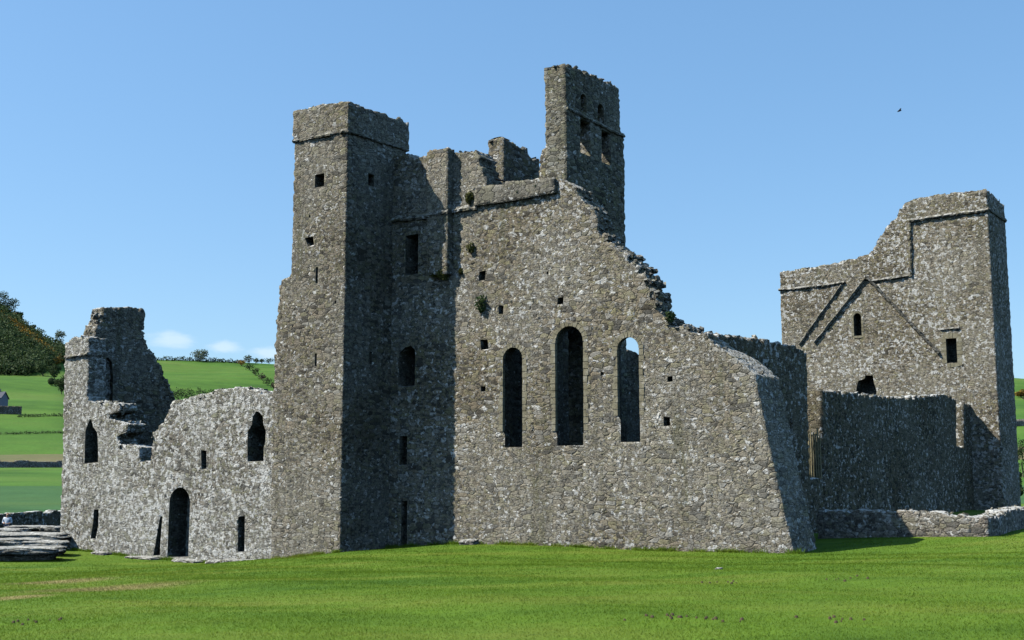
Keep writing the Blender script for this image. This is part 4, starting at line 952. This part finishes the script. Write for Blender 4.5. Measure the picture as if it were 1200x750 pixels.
def hedge(label, pts, hpx, mat, n, seed, name='hedge'):
    bl = []; rg = random.Random(seed)
    for i in range(len(pts)-1):
        (xa, ya), (xb, yb) = pts[i], pts[i+1]; k = max(2, int(math.hypot(xb-xa, yb-ya)/2.5))
        for j in range(k):
            x = xa+(xb-xa)*j/k; y = ya+(yb-ya)*j/k
            if y < 0: X, Y = at(x, -y); d = -y; Z = H(X, Y)
            else: X, Y, Z, d = hit(x, y, 300)
            s = d/FPX; h_ = hpx*s*rg.uniform(.6, 1.3); bl.append((X, Y, Z+h_*.45, 2.2*s, 2.0*s, h_*.6))
    V, F = leaves(bl, n, 1.3*d/FPX, seed); o = link(name, mesh_from(V, F.tolist(), smooth=False), M[mat]); return tag(o, label, 'hedge')
hedge('dark hedge running along the skyline of the far field', [(150, -893), (282, -893)], 4.5, 'leafdark', 2600, 4)
for i, (x, y, h_, w, m_, lab) in enumerate(((283, 429, 7, 13, 'gorse', 'tawny bush at the top of the slanting field hedge'), (292, 434, 8, 11, 'leafmid', 'green bush second from the top of the slanting hedge'), (299, 440, 9, 12, 'leafdark', 'dark bush midway down the slanting hedge'),
        (306, 445, 8, 10, 'brown', 'brownish bush in the lower half of the slanting hedge'), (314, 452, 10, 13, 'leafdark', 'dark bush lowest on the slanting hedge, beside the tower'), (321, 457, 9, 9, 'brown', 'brown bush half hidden by the tall tower edge'))):
    plant_px('hedge_bush', lab, 'bush', x, y, h_, w, m_, r0=500, trunk=.04, n=220, seed=20+i, group='bushes of the slanting field hedge')
for i, (x, y, h_, w, m_, lab) in enumerate(((199, 470, 15, 16, 'leafdark', 'dark bush behind the broken cross wall'), (209, 471, 16, 15, 'leafmid', 'green bush just right of the broken cross wall'), (222, 472, 17, 17, 'leafdark', 'round dark bush behind the low wall head'),
        (235, 471, 16, 16, 'leafmid', 'bushy green shrub in the middle behind the wall head'), (249, 469, 14, 16, 'leafdark', 'low dark shrub behind the wall head, right side'), (262, 467, 12, 14, 'leafmid', 'last small shrub to the right behind the wall head'))):
    plant_px('bush', lab, 'bush', x, y, h_, w, m_, r0=400, trunk=.04, n=420, seed=30+i, group='bushes behind the ruined range')
hedge('thin dark hedge across the hill field right of the farmhouse', [(22, 489), (95, 487)], 3, 'leafmid', 700, 41)
hedge('faint lower hedge across the hill field above the tawny strip', [(-20, 510), (95, 507)], 2.6, 'leafmid', 800, 42)
# wooded hillside at the left
def hillside():
    rg = random.Random(8); bl = []; bl2 = []; bg = []
    for i in range(1500):
        x = rg.uniform(-45, 80); ytop = np.interp(x, [-45, 0, 30, 72, 80], [330, 362, 386, 415, 420]); ybot = np.interp(x, [-45, 30, 50, 80], [440, 441, 432, 424])
        if ybot < ytop+2: continue
        y = rg.uniform(ytop+1, ybot); X, Y, Z, d = hit(x, y, 560)
        h_ = rg.uniform(4.5, 8.5); w = rg.uniform(2.5, 4.5)
        g_ = math.exp(-((y-(ytop+12))/9)**2)*(1 if 5 < x < 70 else .3)
        if rg.random() < .85*g_: bg.append((X, Y, Z+2.2, w*.8, w*.8, 2.2))
        elif y < ytop+50 and rg.random() < .45: bl2.append((X, Y, Z+h_*.4, w, w, h_*.45))
        else: bl.append((X, Y, Z+h_*.4, w, w, h_*.5))
    for nm, b, mt, n, s, sd in (('woodland', bl, 'leafdark', 46000, 1.05, 1), ('woodland', bl2, 'leafmid', 30000, 1.0, 2), ('gorse', bg, 'gorse', 16000, .9, 3)):
        if b:
            V, F = leaves(b, n, s, sd); o = link(nm, mesh_from(V, F.tolist(), smooth=False), M[mt])
            tag(o, {'woodland': ['', 'dark woodland mass covering the left hillside', 'lighter green scrub among the hillside wood'][sd if sd < 3 else 0], 'gorse': 'orange yellow gorse in bloom along the hillside crest'}[nm], 'woodland' if nm == 'woodland' else 'gorse', None, 'stuff')
hillside()
for i, (x, rr, h_, w, m_, lab, nm) in enumerate(((2, 735, 20, 20, 'leafdark', 'tall dark tree on the hill crest at the left edge', 'crest_tree'), (11, 733, 12, 10, 'leafdark', 'narrow dark tree second from the left on the hill crest', 'crest_tree'), (-14, 735, 22, 22, 'leafdark', 'dark tree on the crest cut off by the left edge', 'crest_tree'),
        (29, 722, 10, 9, 'leafdark', 'small dark tree halfway down the hill crest', 'crest_tree'), (62, 700, 21, 14, 'leafpale', 'pale feathery tree at the lower end of the hill crest', 'crest_tree'), (71, 695, 12, 9, 'brown', 'brown bushy tree touching the ruin at the foot of the crest', 'crest_tree'))):
    plant_px(nm, lab, 'tree', x, 0, h_, w, m_, rr=rr, trunk=.12, n=800, seed=50+i, group='trees on the hill crest')
for i, (x, y, h_, w, m_, lab) in enumerate(((50, 441, 18, 18, 'leafmid', 'rounded green bush at the foot of the wooded hill'), (64, 444, 17, 16, 'leafdark', 'dark bush right of the rounded green bush'), (72, 462, 22, 15, 'leafdark', 'dark bush lowest on the slope beside the ruin'), (60, 452, 10, 10, 'leafmid', 'small green bush above the lowest dark bush'), (56, 430, 12, 16, 'leafmid', 'low green thicket between the wood and the field'))):
    plant_px('slope_bush', lab, 'bush', x, y, h_, w, m_, r0=350, trunk=.02, n=1300, seed=70+i, group='bushes on the left slope')
for i, (x, y, h_, w, m_, lab) in enumerate(((1199, 560, 46, 22, 'leafdark', 'tall dark bush at the right edge beside the tower'), (1193, 590, 40, 14, 'leafdark', 'dark ivy-like bush at the foot of the right edge'), (1197, 466, 9, 14, 'gorse', 'tawny gorse bush on the hill at the right edge'), (1207, 470, 10, 14, 'brown', 'brown scrub on the hill just off the right edge'))):
    plant_px('hill_bush', lab, 'bush', x, y, h_, w, m_, r0=105, trunk=.03, n=1000, seed=80+i, group='bushes at the right edge')
# plants rooted in the masonry
for i, (x, y, s, m_, lab) in enumerate(((566, 356, .34, 'leafmid', 'leafy green plant sprouting from the gable, above the left lancet'), (553, 291, .2, 'moss', 'small mossy clump right of the window in shadow'), (524, 322, .25, 'moss', 'mossy tuft under the foot of the pilaster'), (513, 321, .18, 'moss', 'small dark moss patch left of the pilaster foot'),
        (552, 232, .26, 'moss', 'yellowish tuft at the left end of the coping'), (609, 226, .15, 'leafmid', 'small green tuft on the coping, middle'), (632, 219, .13, 'leafmid', 'tiny green tuft near the right end of the coping'), (786, 370, .2, 'leafmid', 'green tuft on the broken slope of the gable'), (541, 318, .1, 'moss', 'tiny mossy dot beside the shadow edge'))):
    if 'moss' not in M: M['moss'] = leafmat('moss', (.05, .055, .015), (.08, .085, .02), (.12, .12, .035))
    u, z = FA.q(x, y); pr = .1 if x not in (524, 513) else .3
    p = FA.P(u, z, -pr+.05); V, F = leaves([(p[0], p[1], p[2], s, s*.6, s*1.1)]+[(p[0]+random.uniform(-s, s)*.2, p[1], p[2]-s*random.uniform(-.3, .7), s*.5, s*.4, s*.5) for _ in range(3)], int(90+s*700), .12, i)
    tag(link('wall_plant', mesh_from(V, F.tolist(), smooth=False), M[m_]), lab, 'plant', 'plants growing in the gable')

# ------------------------------------------------------------------ person behind the slabs, and a bird
def skin(name, pts, edges, rad, mat, parent=None, sub=2, root=0):
    me = bpy.data.meshes.new(name); me.from_pydata(pts, edges, []); o = bpy.data.objects.new(name, me); COL.objects.link(o)
    m = o.modifiers.new('s', 'SKIN'); m.use_smooth_shade = True
    for i, r_ in enumerate(rad): me.skin_vertices[0].data[i].radius = (r_, r_) if not isinstance(r_, tuple) else r_
    me.skin_vertices[0].data[root].use_root = True
    o.modifiers.new('u', 'SUBSURF').levels = sub; bpy.context.view_layer.update()
    m2 = bpy.data.meshes.new_from_object(o.evaluated_get(bpy.context.evaluated_depsgraph_get())); bpy.data.objects.remove(o)
    return link(name, m2, mat, parent)
def person():
    X, Y = at(12, 69); Z = H(X, Y)
    t = thing('person', 'person in a white and pale blue top standing behind the stone slabs', 'person', (X, Y, Z))
    top_z = EYE+(550-598)*69/1350; s = min(1.75, max(1.5, top_z-Z))/1.7
    def w(l): return [(X+a*s, Y+b*s, Z+c*s) for a, b, c in l]
    sk = plain('skin', (.42, .25, .18), (.46, .28, .20), 3, rough=.6)
    P = [(0, 0, .92), (0, .01, 1.1), (0, 0, 1.32), (0, -.01, 1.44), (0, -.03, 1.52), (0, -.04, 1.62), (-.1, 0, .88), (-.11, -.02, .48), (-.12, .02, .08), (-.12, -.12, .03), (.1, 0, .88), (.11, -.03, .48), (.13, .02, .08), (.14, -.12, .03),
         (-.19, 0, 1.38), (-.27, .02, 1.12), (-.13, -.17, 1.06), (-.03, -.22, 1.08), (.19, 0, 1.38), (.27, .02, 1.12), (.13, -.18, 1.04), (.03, -.22, 1.05)]
    E_ = [(0, 1), (1, 2), (2, 3), (3, 4), (4, 5), (0, 6), (6, 7), (7, 8), (8, 9), (0, 10), (10, 11), (11, 12), (12, 13), (2, 14), (14, 15), (15, 16), (16, 17), (2, 18), (18, 19), (19, 20), (20, 21)]
    rd = [.13, .125, .13, .055, .075, .085, .085, .06, .042, .04, .085, .06, .042, .04, .058, .045, .034, .036, .058, .045, .034, .036]
    skin('body', w(P), E_, [r_*s for r_ in rd], sk, t)
    shirt = plain('pale_shirt', (.50, .62, .74), (.78, .80, .82), 5); tr = plain('dark_trousers', (.03, .04, .07), (.05, .06, .1), 4)
    skin('shirt', w([P[0], P[1], P[2], (0, 0, 1.40), P[14], P[15], (-.2, -.08, 1.09), P[18], P[19], (.2, -.08, 1.08)]), [(0, 1), (1, 2), (2, 3), (2, 4), (4, 5), (5, 6), (2, 7), (7, 8), (8, 9)], [.155*s, .148*s, .155*s, .08*s, .078*s, .062*s, .05*s, .078*s, .062*s, .05*s], shirt, t)
    skin('trousers', w([(0, 0, .95), P[6], P[7], (-.12, .02, .12), P[10], P[11], (.13, .02, .12)]), [(0, 1), (1, 2), (2, 3), (0, 4), (4, 5), (5, 6)], [.15*s, .10*s, .075*s, .06*s, .10*s, .075*s, .06*s], tr, t)
    skin('hair', w([(0, .02, 1.67), (0, .05, 1.60), (0, .05, 1.53)]), [(0, 1), (1, 2)], [.095*s, .095*s, .06*s], plain('brown_hair', (.10, .05, .03), (.16, .08, .04), 8), t)
person()
def bird():
    r_ = ray(1054, 130); k = 95/r_[1]; c = (k*r_[0], k*r_[1], EYE+k*r_[2])
    P = [(-.22, 0, -.08), (-.05, 0, -.02), (.1, 0, .03), (.2, 0, .06)]
    t = thing('bird', 'small dark bird flying in the open sky at upper right', 'bird', c); dk = plain('dark_feathers', (.02, .02, .025), (.04, .04, .045), 9)
    skin('body', [(c[0]+a*.9, c[1]+b, c[2]+d) for a, b, d in P], [(0, 1), (1, 2), (2, 3)], [.02, .06, .055, .03], dk, t)
    for sy in (-1, 1):
        v = []
        for (a, b, d) in ((-.06, .03, .02), (.09, .03, .04), (.10, .2, .13), (.0, .42, .10), (-.04, .2, .11)):
            v.append((c[0]+a, c[1]+b*sy, c[2]+d)); v.append((c[0]+a, c[1]+b*sy, c[2]+d+.012))
        link('wing', mesh_from(v, [[0, 2, 4, 6, 8], [1, 9, 7, 5, 3], [0, 1, 3, 2], [2, 3, 5, 4], [4, 5, 7, 6], [6, 7, 9, 8], [8, 9, 1, 0]], smooth=False), dk, t)
bird()

# ------------------------------------------------------------------ grass: short blades standing in the turf
def grass():
    n = 560000; rg = np.random.default_rng(3)
    r = np.exp(rg.uniform(math.log(9.5), math.log(64), n)); az = rg.uniform(-R(34), R(34), n)
    X = r*np.sin(az); Y = r*np.cos(az); Z = hfun(X, Y)
    # keep off the buildings
    k = np.ones(n, bool)
    def behind(fr, u0, u1, m=.0):
        dx, dy = X-fr.O[0], Y-fr.O[1]; u = dx*fr.U[0]+dy*fr.U[1]; v = dx*fr.N[0]+dy*fr.N[1]; return (u > u0) & (u < u1) & (v > m)
    k &= ~behind(FA, -18, .1); k &= ~behind(TF, -4.2, .1); k &= ~behind(LR, -19.2, -3)
    X, Y, Z, r = X[k], Y[k], Z[k], r[k]; n = len(X)
    foot = np.zeros(len(X))
    for fr_, u0, u1 in ((FA, -18, .4), (TF, -4.2, 0), (LR, -19, -4)):
        m = 9000; u = rg.uniform(u0, u1, m); v = -np.abs(rg.normal(0, .09, m))-.03; gx = fr_.O[0]+fr_.U[0]*u+fr_.N[0]*v; gy = fr_.O[1]+fr_.U[1]*u+fr_.N[1]*v
        kk = (np.sin(u*2.1)+np.sin(u*5.3+1)+rg.normal(0, .8, m)) > .2; gx, gy = gx[kk], gy[kk]
        X = np.r_[X, gx]; Y = np.r_[Y, gy]; Z = np.r_[Z, hfun(gx, gy)]; r = np.r_[r, np.hypot(gx, gy)]; foot = np.r_[foot, np.ones(len(gx))]
    n = len(X)
    cl = .5+.5*np.sin(X*1.7+np.sin(Y*1.1)*2)*np.sin(Y*1.3+1)
    h = rg.uniform(.010, .032, n)*(.8+.5*cl)*np.clip(r/26, .8, 1.3)*(1+foot*rg.uniform(1, 4.5, n)); w = .0035*np.clip(r/11, 1, 4)*rg.uniform(.7, 1.3, n)
    a = rg.uniform(0, 2*math.pi, n); lx, ly = rg.normal(0, .8, n)*h, rg.normal(0, .8, n)*h
    V = np.empty((n, 3, 3)); V[:, 0] = np.c_[X-np.cos(a)*w, Y-np.sin(a)*w, Z-.004]; V[:, 1] = np.c_[X+np.cos(a)*w, Y+np.sin(a)*w, Z-.004]; V[:, 2] = np.c_[X+lx, Y+ly, Z+h]
    me = bpy.data.meshes.new('grass'); me.vertices.add(3*n); me.vertices.foreach_set('co', V.ravel()); me.loops.add(3*n); me.loops.foreach_set('vertex_index', np.arange(3*n, dtype=np.int32))
    me.polygons.add(n); me.polygons.foreach_set('loop_start', np.arange(0, 3*n, 3, dtype=np.int32)); me.update(calc_edges=True)
    tag(link('grass', me, M['blades']), 'short mown green grass covering the lawn', 'grass', None, 'stuff')
def blademat():
    m, nt, out, bs = grass_mat('grass_blades', (.070, .145, .012), (.130, .215, .020), (.22, .265, .042), dry=.85); L = nt.links.new
    tr = N_(nt, 'BsdfTranslucent'); src = bs.inputs['Base Color'].links[0].from_socket; L(src, tr.inputs[0])
    for l in list(bs.inputs['Normal'].links): nt.links.remove(l)
    mx = N_(nt, 'MixShader', i_Fac=.45); L(bs.outputs[0], mx.inputs[1]); L(tr.outputs[0], mx.inputs[2]); L(mx.outputs[0], out.inputs[0]); return m
M['blades'] = blademat()
grass()
